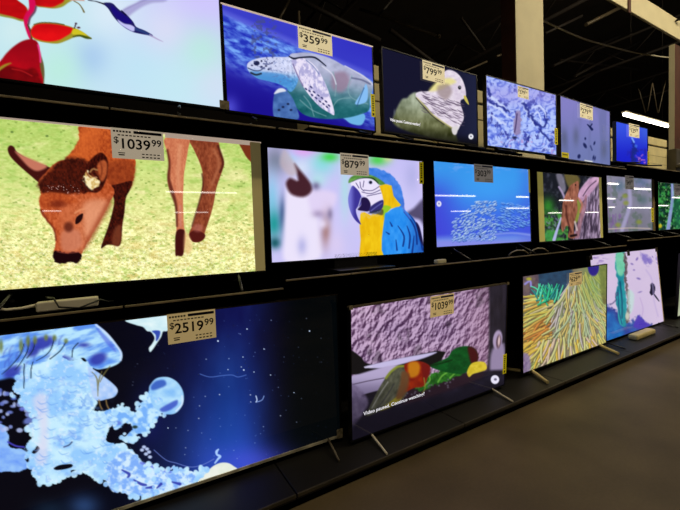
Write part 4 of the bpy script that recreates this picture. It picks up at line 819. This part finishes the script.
for n in ['T1', 'T2', 'T3', 'T4', 'T5', 'T6', 'M1', 'M2', 'M3', 'M4', 'M5', 'M6', 'B1', 'B2', 'B3', 'B4', 'B5']:
    B, w, R = pose(n); h = w * asp(n); zs = SHELF[n] + H; hf = B[2] - zs
    base = B - R @ np.array([0, 0, hf])
    e = empty('television'); mw = Matrix.Identity(4)
    for i in range(3):
        for j in range(3): mw[i][j] = R[i, j]
        mw[i][3] = base[i]
    e.matrix_world = mw; tag(e, TVLABEL[n], 'television', 'televisions on the display racks'); TVS[n] = e
    loc = lambda P, R=R, base=base: Vector(R.T @ (np.array(P, float) - base))
    sc = bpy.data.objects.new('screen', PICS[n]().mesh(w, h)); sc.location = (0, 0, hf); link(sc, e)
    tr = TRIM.get(n, {}); m = MB(); b = .008; bd = .018 if n == 'B3' else .030
    bb = .016 if n == 'B1' else .003 if n == 'B4' else .010
    m.box((-w / 2 - b, -.006, hf + h), (w / 2 + b, bd, hf + h + b), M[tr.get('top', 'bezel')])
    m.box((-w / 2 - b, -.006, hf - bb), (w / 2 + b, bd, hf), M[tr.get('bottom', 'bezel')])
    m.box((-w / 2 - b, -.006, hf), (-w / 2, bd, hf + h), M[tr.get('left', 'bezel')])
    m.box((w / 2, -.006, hf), (w / 2 + b, bd, hf + h), M[tr.get('right', 'bezel')])
    m.box((-w / 2, .004, hf), (w / 2, bd - .002, hf + h), M['black'])
    m.box((-w * .38, bd - .003, hf + h * .06), (w * .38, .06, hf + h * .6), M['black'], .01)
    m.build('housing', e)
    kind, fx, fm = FEET[n]
    if kind == 'v':
        for s in (-1, 1):
            m = MB(); top = B + R @ np.array([s * fx, .02, .02]); k = .010 if n != 'B3' else .020
            tx = top[0] - .03 * (1 if n != 'B3' else 3) ; yf = base[1] - (.19 if n[0] != 'B' else .21)
            ground = zs + k * .75
            m.tube([loc((top[0], top[1], zs + max(hf * .9, k * 1.2))), loc((top[0], top[1] - .03, zs + max(hf * .75, k * 1.1))), loc((tx, yf, ground))], k * .9, M[fm], 8, k * .7)
            m.tube([loc((top[0], top[1], zs + max(hf * .5, k * 1.2))), loc((top[0] - (.09 if n == 'B3' else .02), base[1] + .2, ground))], k * .9, M[fm], 8, k * .7)
            m.build('foot', e)
    else:
        m = MB(); y0 = base[1]
        m.box((-fx, -.15, .004), (fx, .14, .018), M[fm], .004)
        m.box((-fx * .8, .0, .008), (fx * .8, .03, hf + .03), M['black'], .004)
        m.build('stand', e)
    def rect(r, y, mt, name, deco=False):
        u0, u1, v0, v1 = r; m = MB()
        x0, x1, z1, z0 = (u0 - .5) * w, (u1 - .5) * w, hf + (1 - v0) * h, hf + (1 - v1) * h
        m.box((x0, -y, z0), (x1, -.0007 if y < .005 else -.0061, z1), M[mt])
        if deco:
            if (x1 - x0) < (z1 - z0):
                xm = (x0 + x1) / 2; q = x1 - x0
                for k in range(7):
                    zz = z1 - (z1 - z0) * (.08 + .1 * k); m.box((xm - q * .18, -y - .0006, zz - (z1 - z0) * .06), (xm + q * .18, -y, zz), M['ink'])
                m.box((xm - q * .22, -y - .0006, z0 + (z1 - z0) * .06), (xm + q * .22, -y, z0 + (z1 - z0) * .16), M['ink'])
            else:
                for k in range(5):
                    xx = x0 + (x1 - x0) * (.12 + .15 * k); m.box((xx, -y - .0006, z0 + (z1 - z0) * .5), (xx + (x1 - x0) * .1, -y, z0 + (z1 - z0) * .72), M['ink'])
        return m.build(name, e)
    if n in STICK: rect(STICK[n], .0075, 'yellow', 'energy_label', True)['label'] = 'yellow energy label stuck to the screen edge'
    for s in STRIP.get(n, []): rect(s[:4], .0070, s[4], 'edge_strip')['label'] = 'pale strip of film along the screen edge'
    for g in GUARD.get(n, []): rect(g, .012, 'clear', 'corner_guard')
    if n in CAPTION:
        t, u0, u1, v, sz = CAPTION[n]; m = MB()
        wd = m.text(t, 0, 0, 1, M['caption'], .0)
        m.bm.free(); m = MB(); k = (u1 - u0) * w / wd
        m.text(t, (u0 - .5) * w, hf + (1 - v) * h, sz, M['caption'], .0006, -.0012, 0, k / sz)
        m.build('caption', e)['label'] = 'white caption lettering on the screen'

# ------------------------------------------------------------------ price cards
CARDS = {
 'T2': ((.442, .678, -.003, .240), '359', '99', 'cream price card reading 359.99 on the turtle television', 'hi'),
 'T3': ((.373, .607, .008, .255), '799', '99', 'cream price card reading 799.99 on the white bird television', 'hi'),
 'T4': ((.400, .556, .028, .200), '379', '99', 'small price card on the icy blue swirl television', 'hi'),
 'T5': ((.342, .600, .015, .260), '279', '99', 'price card on the grey lavender television', 'hi'),
 'T6': ((.360, .690, -.030, .314), '129', '99', 'price card on the small deep blue television by the carton', 'hi'),
 'M1': ((.439, .613, -.010, .187), '1039', '99', 'grey price card reading 1039.99 on the deer television', 'mid'),
 'M2': ((.405, .591, -.010, .197), '879', '99', 'price card reading 879.99 on the macaw television', 'mid'),
 'M3': ((.370, .567, -.007, .216), '303', '99', 'grey price card reading 303 on the fish shoal television', 'lo'),
 'M5': ((.362, .550, -.030, .222), '349', '99', 'faded price card on the hazy grey television', 'lo'),
 'M6': ((.441, .692, .008, .260), '399', '99', 'price card on the green foliage television at the photo edge', 'lo'),
 'B1': ((.4513, .5828, -.006, .162), '2519', '99', 'tan price card reading 2519.99 on the jellyfish television', 'tan'),
 'B2': ((.431, .585, .003, .180), '1039', '99', 'yellowish price card reading 1039.99 on the lovebird television', 'tan'),
 'B3': ((.487, .643, .035, .188), '629', '99', 'small tan price card on the anemone television', 'tan'),
}
M['c_hi'] = mat('card_backlit_bright', (228, 214, 172), .6, 0, (232, 216, 172), .55)  # self-glow put into the paper, as if backlit by the screen
M['c_mid'] = mat('card_backlit_dim', (190, 176, 152), .6, 0, (200, 184, 158), .56)  # greyer glowing copy, weaker light put into the card colour
M['c_lo'] = mat('card_backlit_dull', (168, 162, 150), .6, 0, (160, 152, 146), .30)  # darkest copy of the glowing card, dimness put into its colour
M['c_tan'] = mat('card_backlit_tan', (206, 180, 124), .6, 0, (214, 184, 124), .42)  # tan copy with the same backlight glow put in
def fit_text(m, body, x, y, size, width, mt, off, yy):
    t = MB(); wd = t.text(body, 0, 0, size, mt, off); t.bm.free()
    m.text(body, x, y, size, mt, off, yy, 0, width / wd)
for n, (r, big, sup, lab, cm) in CARDS.items():
    B, w, R = pose(n); h = w * asp(n); u0, u1, v0, v1 = r
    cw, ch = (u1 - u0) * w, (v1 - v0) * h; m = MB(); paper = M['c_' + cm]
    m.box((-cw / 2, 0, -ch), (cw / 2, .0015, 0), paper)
    yy = -.0006
    def bar(a, b, c, d, mt): m.box((-cw / 2 + a * cw, yy, -d * ch), (-cw / 2 + b * cw, 0, -c * ch), mt)
    bar(.42, .97, .055, .145, M['navy'])
    for k in range(6): bar(.04 + .058 * k, .08 + .058 * k, .075, .135, M['grey'])
    for k in range(9): bar(.12 + .072 * k, .17 + .072 * k, .205, .245, M['grey'])
    for k in range(5): bar(.56 + .075 * k, .61 + .075 * k, .80, .835, M['grey'])
    for k in range(5): bar(.56 + .075 * k, .61 + .075 * k, .90, .94, M['grey'])
    bar(.11, .24, .80, .83, M['grey']); bar(.12, .23, .86, .90, M['grey'])
    z = -.66 * ch; s = .47 * ch
    fit_text(m, '$', -cw / 2 + .035 * cw, z + .17 * ch, s * .62, .10 * cw, M['ink'], .008 * s, yy)
    fit_text(m, big, -cw / 2 + .135 * cw, z, s, (.60 if len(big) == 4 else .50) * cw, M['ink'], .018 * s, yy)
    fit_text(m, sup, -cw / 2 + (.755 if len(big) == 4 else .66) * cw, z + .14 * ch, s * .68, .20 * cw, M['ink'], .012 * s, yy)
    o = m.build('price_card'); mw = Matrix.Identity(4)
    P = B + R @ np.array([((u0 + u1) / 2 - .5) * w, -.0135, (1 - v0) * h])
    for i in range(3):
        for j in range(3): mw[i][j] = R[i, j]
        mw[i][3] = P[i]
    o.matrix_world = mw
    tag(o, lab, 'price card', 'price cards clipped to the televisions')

# ------------------------------------------------------------------ racks and plinth
UNITS = [(-2.6, .775, .607, -.275, 'left black display rack, behind the deer and hummingbird televisions'),
         (.785, 4.84, .607, -.232, 'middle black display rack, holding the macaw and fish televisions'),
         (4.85, 9.0, .655, -.18, 'right black display rack, behind the hazy grey and foliage televisions')]
YF, YB = 1.95, 2.74
for x0, x1, zt, zm, lab in UNITS:
    e = empty('display_rack', ((x0 + x1) / 2, 2.4, 0)); cx = (x0 + x1) / 2
    tag(e, lab, 'display rack', 'black display racks along the wall')
    for nm, z in (('upper_shelf', zt), ('middle_shelf', zm)):
        m = MB(); m.box((x0 - cx, YF - 2.4, z + H - .030), (x1 - cx, YB - 2.4, z + H - .0005), M['rack'], .004); s = m.build(nm, e)
        seg = [x0] + [x for x in np.arange(math.ceil(x0 / 1.22) * 1.22, x1, 1.22) if x0 + .2 < x < x1 - .2] + [x1]
        m = MB()
        for a, b in zip(seg, seg[1:]):
            m.box((a - cx + .004, YF - 2.4 - .006, z + H - .009), (b - cx - .004, YF - 2.4 + .002, z + H + .001), M['edge'], .002)
        m.build('front_trim', s)['label'] = 'worn pale trim along the shelf front edge'
    m = MB(); m.box((x0 - cx, YB - 2.4, .10), (x1 - cx, YB - 2.4 + .02, zt + H), M['back']); m.build('back_panel', e)
    for xx in (x0 + .02, x1 - .02):
        m = MB(); m.box((xx - .02 - cx, YB - 2.4 - .06, .0905), (xx + .02 - cx, YB - 2.4, zt + H - .031), M['rack']); m.build('upright', e)
e = empty('display_plinth', (2, 2.3, 0)); tag(e, 'low black plinth on the concrete floor under the bottom row of televisions', 'plinth')
m = MB(); m.box((-3.0 - 2, 1.83 - 2.3, 0), (9.2 - 2, 2.8 - 2.3, .06), M['back']); m.build('base', e)
xs = [-2.6, -.5, .73, 2.02, 3.3, 4.6, 5.9, 7.2, 9.0]
for a, b in zip(xs, xs[1:]):
    m = MB(); m.box((a - 2 + .003, 1.80 - 2.3, .055), (b - 2 - .003, 2.8 - 2.3, .0895), M['deck'], .004); d = m.build('deck_board', e)
    m = MB(); m.box((a - 2 + .004, 1.793 - 2.3, .070), (b - 2 - .004, 1.803 - 2.3, .0915), M['dedge'], .003); m.build('edge_strip', d)

# ------------------------------------------------------------------ small things on the shelves
e = empty('power_strip', (-.215, 2.06, H - .2745)); tag(e, 'white power strip lying under the deer television on the middle shelf', 'power strip')
m = MB(); m.box((-.11, -.028, 0), (.115, .028, .042), M['cable'], .006); m.build('body', e)
m = MB(); m.tube([(-.11, 0, .03), (-.16, .0, .022), (-.21, .0, .022), (-.27, .0, .04), (-.36, .02, .05), (-.5, .02, .03)], .007, M['cable']); m.build('cord', e)
m = MB(); m.tube([(-.06, .06, .006), (-.055, .045, .058), (-.045, .0, .058), (-.02, -.035, .058), (.0, -.065, .02), (.07, -.06, .006), (.15, -.03, .03), (.17, .04, .01), (.2, .05, .006)], .004, M['black'])
o = m.build('black_cord', None, (-.24, 2.055, H - .2745)); tag(o, 'thin black cord curled over the white power strip', 'cord')
for i, (x, y, z, lab) in enumerate([(3.0, 2.02, -.232, 'pale cable loop under the right end of the fish television'), (3.32, 2.03, -.232, 'pale cable loop between the fish and climbing animal televisions')]):
    m = MB(); m.tube([(-.13, 0, .006), (-.09, .0, .03), (0, .01, .042), (.09, 0, .034), (.13, -.01, .006)], .007, M['edge']); o = m.build('cable_loop', None, (x, y, z + H)); tag(o, lab, 'cable', 'cable loops on the middle shelf')
m = MB(); m.box((-.25, -.05, 0), (.25, .05, .06), M['cream'], .018); o = m.build('foam_block', None, (5.36, 2.0, .090)); tag(o, 'long cream foam block lying on the plinth before the ice sheet television', 'block')
m = MB(); m.box((-.045, -.02, 0), (.045, .02, .03), M['paint'], .006); o = m.build('plug', None, (2.02, 1.985, H - .2315)); tag(o, 'small pale plug on the shelf edge under the macaw television', 'plug')
# cartons behind the top row
for i, (x0, x1, z0, lab) in enumerate([(1.25, 2.5, .607, 'cream carton behind the turtle and white bird televisions'), (2.56, 3.75, .607, 'cream carton behind the white bird and icy swirl televisions'),
                                       (4.95, 6.4, .655, 'cream carton behind the small deep blue television'), (6.46, 7.58, .655, 'cream carton with a dark band right of the small deep blue television')]):
    e = empty('carton', ((x0 + x1) / 2, 2.6, z0 + H)); tag(e, lab, 'carton', 'cream cartons at the back of the top shelf'); hw = (x1 - x0) / 2
    last = i >= 2; t = 1.30 if last else 1.375; g = 1.175 if last else 1.245
    m = MB(); m.box((-hw, -.1, g + .012 - z0), (hw, .1, t - z0), M['carton'], .006); m.build('lid', e)
    m = MB(); m.box((-hw + .01, -.085, g - .03 - z0), (hw - .01, .085, g + .02 - z0), M['ink']); m.build('band', e)['label'] = 'dark gap under the lid'
    m = MB(); lo = (.0 if i == 3 else .195) if last else 1.09 - z0
    m.box((-hw, -.1, lo), (hw, .1, g - .012 - z0), M['carton'], .006)
    if last:
        for k in range(2): m.box((-hw + .02, -.1015, .25 + .12 * k), (hw - .02, -.099, .254 + .12 * k), M['tan'])
        if i == 3: m.tube([(hw - .28, -.105, .04), (hw - .22, -.106, .13), (hw - .14, -.106, .17), (hw - .10, -.106, .12), (hw - .13, -.105, .02)], .008, M['ink'])
    else:
        m.box((-hw, -.1, .2), (hw, .1, lo - .004), M['tan'], .006)
    if i < 3:
        r_ = MB(); r_.box((-hw - .02, -.13, 0), (hw + .02, .1, .19), M['back']); r_.build('dark_filler', e)['label'] = 'black filler added under the carton to keep the gap dark'  # block added only to keep the space under the televisions black
    m.build('body', e)
e = empty('metal_cabinet', (7.95, 2.45, .655 + H)); tag(e, 'dark grey sheet metal cabinet at the right end of the top shelf', 'cabinet')
m = MB(); m.box((-.34, -.06, 0), (.4, .2, .50), M['appl'], .01); m.build('body', e)
m = MB(); m.box((-.36, -.12, .20), (.42, -.06, .24), M['appl'], .006); m.box((-.36, -.10, .08), (.42, -.06, .11), M['appl'], .006); m.build('ledge', e)
m = MB(); m.box((-.20, -.064, .30), (.0, -.0595, .46), M['ink'], .002); m.build('panel', e)

# ------------------------------------------------------------------ building
def slab(name, lo, hi, mt, bevel=0):
    m = MB(); m.box(lo, hi, M[mt] if isinstance(mt, str) else mt, bevel); return struct(m.build(name))
def floor_mat():
    m = mat('concrete_floor', (104, 88, 62), .55, bump=.05, nscale=14); nt = m.node_tree; b = nt.nodes['Principled BSDF']
    tc = nt.nodes.new('ShaderNodeTexCoord'); n1 = nt.nodes.new('ShaderNodeTexNoise'); n2 = nt.nodes.new('ShaderNodeTexNoise'); n3 = nt.nodes.new('ShaderNodeTexVoronoi')
    n1.inputs['Scale'].default_value = 1.6; n1.inputs['Detail'].default_value = 8; n2.inputs['Scale'].default_value = 60; n2.inputs['Detail'].default_value = 3
    n3.inputs['Scale'].default_value = 2.2
    for n in (n1, n2, n3): nt.links.new(tc.outputs['Object'], n.inputs['Vector'])
    r = nt.nodes.new('ShaderNodeValToRGB'); r.color_ramp.elements[0].position = .32; r.color_ramp.elements[1].position = .68
    r.color_ramp.elements[0].color = (.080, .056, .026, 1); r.color_ramp.elements[1].color = (.150, .108, .054, 1)
    mx = nt.nodes.new('ShaderNodeMixRGB'); mx.blend_type = 'MULTIPLY'; mx.inputs['Fac'].default_value = .5
    r2 = nt.nodes.new('ShaderNodeValToRGB'); r2.color_ramp.elements[0].position = .3; r2.color_ramp.elements[1].position = .7; r2.color_ramp.elements[0].color = (.7, .7, .7, 1)
    nt.links.new(n1.outputs['Fac'], r.inputs['Fac']); nt.links.new(n2.outputs['Fac'], r2.inputs['Fac'])
    nt.links.new(r.outputs['Color'], mx.inputs['Color1']); nt.links.new(r2.outputs['Color'], mx.inputs['Color2']); nt.links.new(mx.outputs['Color'], b.inputs['Base Color'])
    return m
slab('floor', (-30, -45, -.1), (70, 16, 0), floor_mat())
slab('ceiling', (-30, -45, 9.6), (70, 16, 9.7), 'ceil')
slab('wall_back', (-30, 16, 0), (70, 16.2, 9.7), 'wall')
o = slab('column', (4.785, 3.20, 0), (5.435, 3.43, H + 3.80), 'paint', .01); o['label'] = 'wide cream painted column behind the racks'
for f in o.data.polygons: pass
o.data.materials.append(M['brown'])  # left face made dark brown, its shade put into the colour
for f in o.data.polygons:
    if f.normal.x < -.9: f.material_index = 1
o = slab('column', (9.77, 3.10, 0), (10.6, 3.194, H + 3.55), 'brown', 0); o['label'] = 'narrow column at the right edge, brown front and cream side'
o.data.materials.append(M['paint'])
for f in o.data.polygons:
    if f.normal.x < -.9: f.material_index = 1
o = slab('beam', (-8, 3.2, H + 3.80), (16, 3.25, H + 4.19), 'paint', .01); o['label'] = 'cream painted beam running along the top of the columns'
m = MB(); m.box((-.05, -.02, -.26), (.05, -.003, .22), M['brown'], .004); o = m.build('beam_strap', None, (8.05, 3.2, H + 4.0)); tag(o, 'dark strap wrapped over the cream beam', 'strap')
m = MB(); m.tube([(0, 0, 0), (.06, -.08, .04), (.12, -.03, -.03)], .03, M['steel']); m.tube([(0, 0, 0), (0, .1, 0)], .02, M['joist']); struct(m.build('beam_bracket', None, (10.1, 3.1, H + 4.12)))
PIPES = [([3.5, 5, 3.56], [3.87, 5, 3.57], .022, 'joist'), ([3.87, 5, 3.57], [5.2, 5, 3.54], .026, 'steel'), ([3.87, 5, 3.57], [4.56, 5.3, 4.3], .022, 'joist'), ([6.97, 6, 4.82], [7.76, 6, 4.26], .03, 'joist'),
         ([6.92, 6, 3.59], [7.83, 6, 4.02], .022, 'steel'), ([8.19, 6, 4.21], [8.44, 6, 4.32], .026, 'steel'), ([8.54, 5, 4.36], [10.12, 5, 5.15], .03, 'joist'), ([10.31, 5, 4.99], [12.54, 5, 6.1], .045, 'steel'),
         ([13.69, 7, 5.1], [18.49, 7, 7.3], .05, 'joist'), ([12.02, 7, 4.0], [15.38, 7, 5.62], .04, 'joist'), ([14.61, 8, 6.24], [21.24, 8, 7.1], .05, 'joist'), ([2.29, 5, 3.37], [2.08, 5, 3.0], .018, 'steel'),
         ([1.94, 4, 2.6], [1.93, 4, 1.4], .014, 'steel'), ([10.67, 4.05, 3.15], [11.04, 4.05, 2.65], .012, 'steel'), ([11.42, 4.05, 3.41], [11.15, 4.05, 2.71], .012, 'steel'), ([11.42, 4.05, 3.41], [11.71, 4.05, 2.74], .012, 'steel'),
         ([12.18, 4.05, 3.59], [11.77, 4.05, 2.74], .012, 'steel'), ([5.72, 7, 4.74], [8.41, 7, 3.8], .05, 'joist'), ([3.43, 7, 4.78], [5.42, 7, 4.44], .05, 'joist'), ([12.38, 7, 5.19], [16.9, 7, 7.17], .05, 'joist')]
for a, b, r, mt in PIPES:
    m = MB(); c = Vector((a[0], a[1], a[2] + H)); d = Vector((b[0] - a[0], b[1] - a[1], b[2] - a[2])); m.tube([(0, 0, 0), d], r, M[mt])
    if mt == 'steel' and r > .025: m.tube([d * .97, d * 1.02], r * 1.6, M[mt]); 
    struct(m.build('beam_brace' if mt == 'joist' else 'beam_rod', None, c))
for k in range(6):                       # open web joists under the dark roof, running away from the wall
    x = -5 + 5.1 * k; m = MB()
    m.tube([(0, 4.2, 0), (0, 15.8, 0)], .05, M['joist']); m.tube([(0, 4.2, .8), (0, 15.8, .8)], .05, M['joist'])
    for j in range(12): m.tube([(0, 4.3 + j * .95, .8 * (j % 2)), (0, 5.25 + j * .95, .8 * (1 - j % 2))], .022, M['joist'], 6)
    struct(m.build('beam_joist', None, (x, 0, H + 5.6)))
m = MB(); m.tube([(x, 0, z) for x, z in [tuple(q) for q in curve([(6.5, 3.72), (6.79, 3.70), (7.49, 3.69), (8.24, 3.70), (9.21, 3.78), (10.21, 3.87), (11.42, 4.03), (12.94, 4.29), (14.5, 4.7)], False)]], .016, M['cable'])
o = m.build('hanging_cable', None, (0, 4.0, H)); tag(o, 'pale cable sagging across the dark roof space right of the cream column', 'cable')

# ------------------------------------------------------------------ lamps
def fixture(x0, x1, y, z, tube, label, group=None, wires=True):
    e = empty('hanging_fluorescent_light', ((x0 + x1) / 2, y, z)); tag(e, label, 'ceiling light', group); hw = (x1 - x0) / 2
    m = MB(); m.box((-hw, -.05, .05), (hw, .05, .08), M['white'], .008); m.build('housing', e)
    m = MB(); m.tube([(-hw + .04, 0, .01), (hw - .04, 0, .01)], .036, M[tube], 12); m.build('tube', e)
    if wires:
        for s in (-.7, .7):
            m = MB(); m.tube([(s * hw, 0, .08), (s * hw, 0, 9.6 - z)], .004, M['joist'], 6); m.build('hanger', e)
fixture(9.93, 12.35, 4.05, H + 2.46, 'tube', 'lit fluorescent fixture hanging over the right end of the racks')
FAR = [(13.7, 17.6, -11.2), (21.2, 24.6, -11.2), (26.2, 28.0, -10.6), (23.8, 26.2, -19.5), (28.2, 31.4, -17.4), (37.6, 40.0, -18.3), (44.4, 47.6, -18.2), (1.3, 5.2, -18.1),
       (21.9, 23.0, -5.5), (26.3, 29.4, -6.3), (31.4, 32.6, -9.9), (42.4, 43.6, -14.8), (47.3, 53.9, -15.2), (55.4, 58.6, -14.8), (42.4, 45.4, -9.2), (-7.0, -5.7, -34), (3.0, 6.4, -37.2)]
for a, b, y in FAR:
    fixture(a, b, y, H + 2.44, 'tube2', 'far fluorescent fixture seen as a white streak reflected in the screens', 'far ceiling fluorescent fixtures', False)
def area(x, y, z, sx, sy, power, col, aim=None):
    l = bpy.data.lights.new('unseen_lamp', 'AREA'); l.shape = 'RECTANGLE'; l.size = sx; l.size_y = sy; l.energy = power; l.color = col
    o = bpy.data.objects.new('unseen_lamp', l); o.location = (x, y, z)
    if aim is not None: o.rotation_euler = (Vector(aim) - Vector((x, y, z))).to_track_quat('-Z', 'Y').to_euler()
    C.objects.link(o)
for x in (-4, 0, 4, 8, 12): area(x, -.8, H + 4.4, 2.4, .3, 42, (1, .85, .58))
for x in (7, 11): area(x, -.8, H + 5.2, 2.4, .3, 135, (1, .86, .58), (x, 3.2, H + 3.2))  # added pair aimed at the cream column and beam to brighten them

# ------------------------------------------------------------------ world, camera
w = bpy.data.worlds.new('store'); w.use_nodes = True
w.node_tree.nodes['Background'].inputs['Color'].default_value = (.010, .008, .006, 1); w.node_tree.nodes['Background'].inputs['Strength'].default_value = .5
sc = bpy.context.scene; sc.world = w
cam = bpy.data.cameras.new('camera'); cam.sensor_fit = 'HORIZONTAL'; cam.sensor_width = 36; cam.lens = F_PX / 680 * 36; cam.clip_end = 200
co = bpy.data.objects.new('camera', cam); C.objects.link(co); mw = Matrix.Identity(4)
for i in range(3):
    mw[i][0] = CAM_R[i, 0]; mw[i][1] = CAM_R[i, 2]; mw[i][2] = -CAM_R[i, 1]
mw[2][3] = H; co.matrix_world = mw; sc.camera = co
sc.view_settings.view_transform = 'Standard'; sc.view_settings.look = 'None'
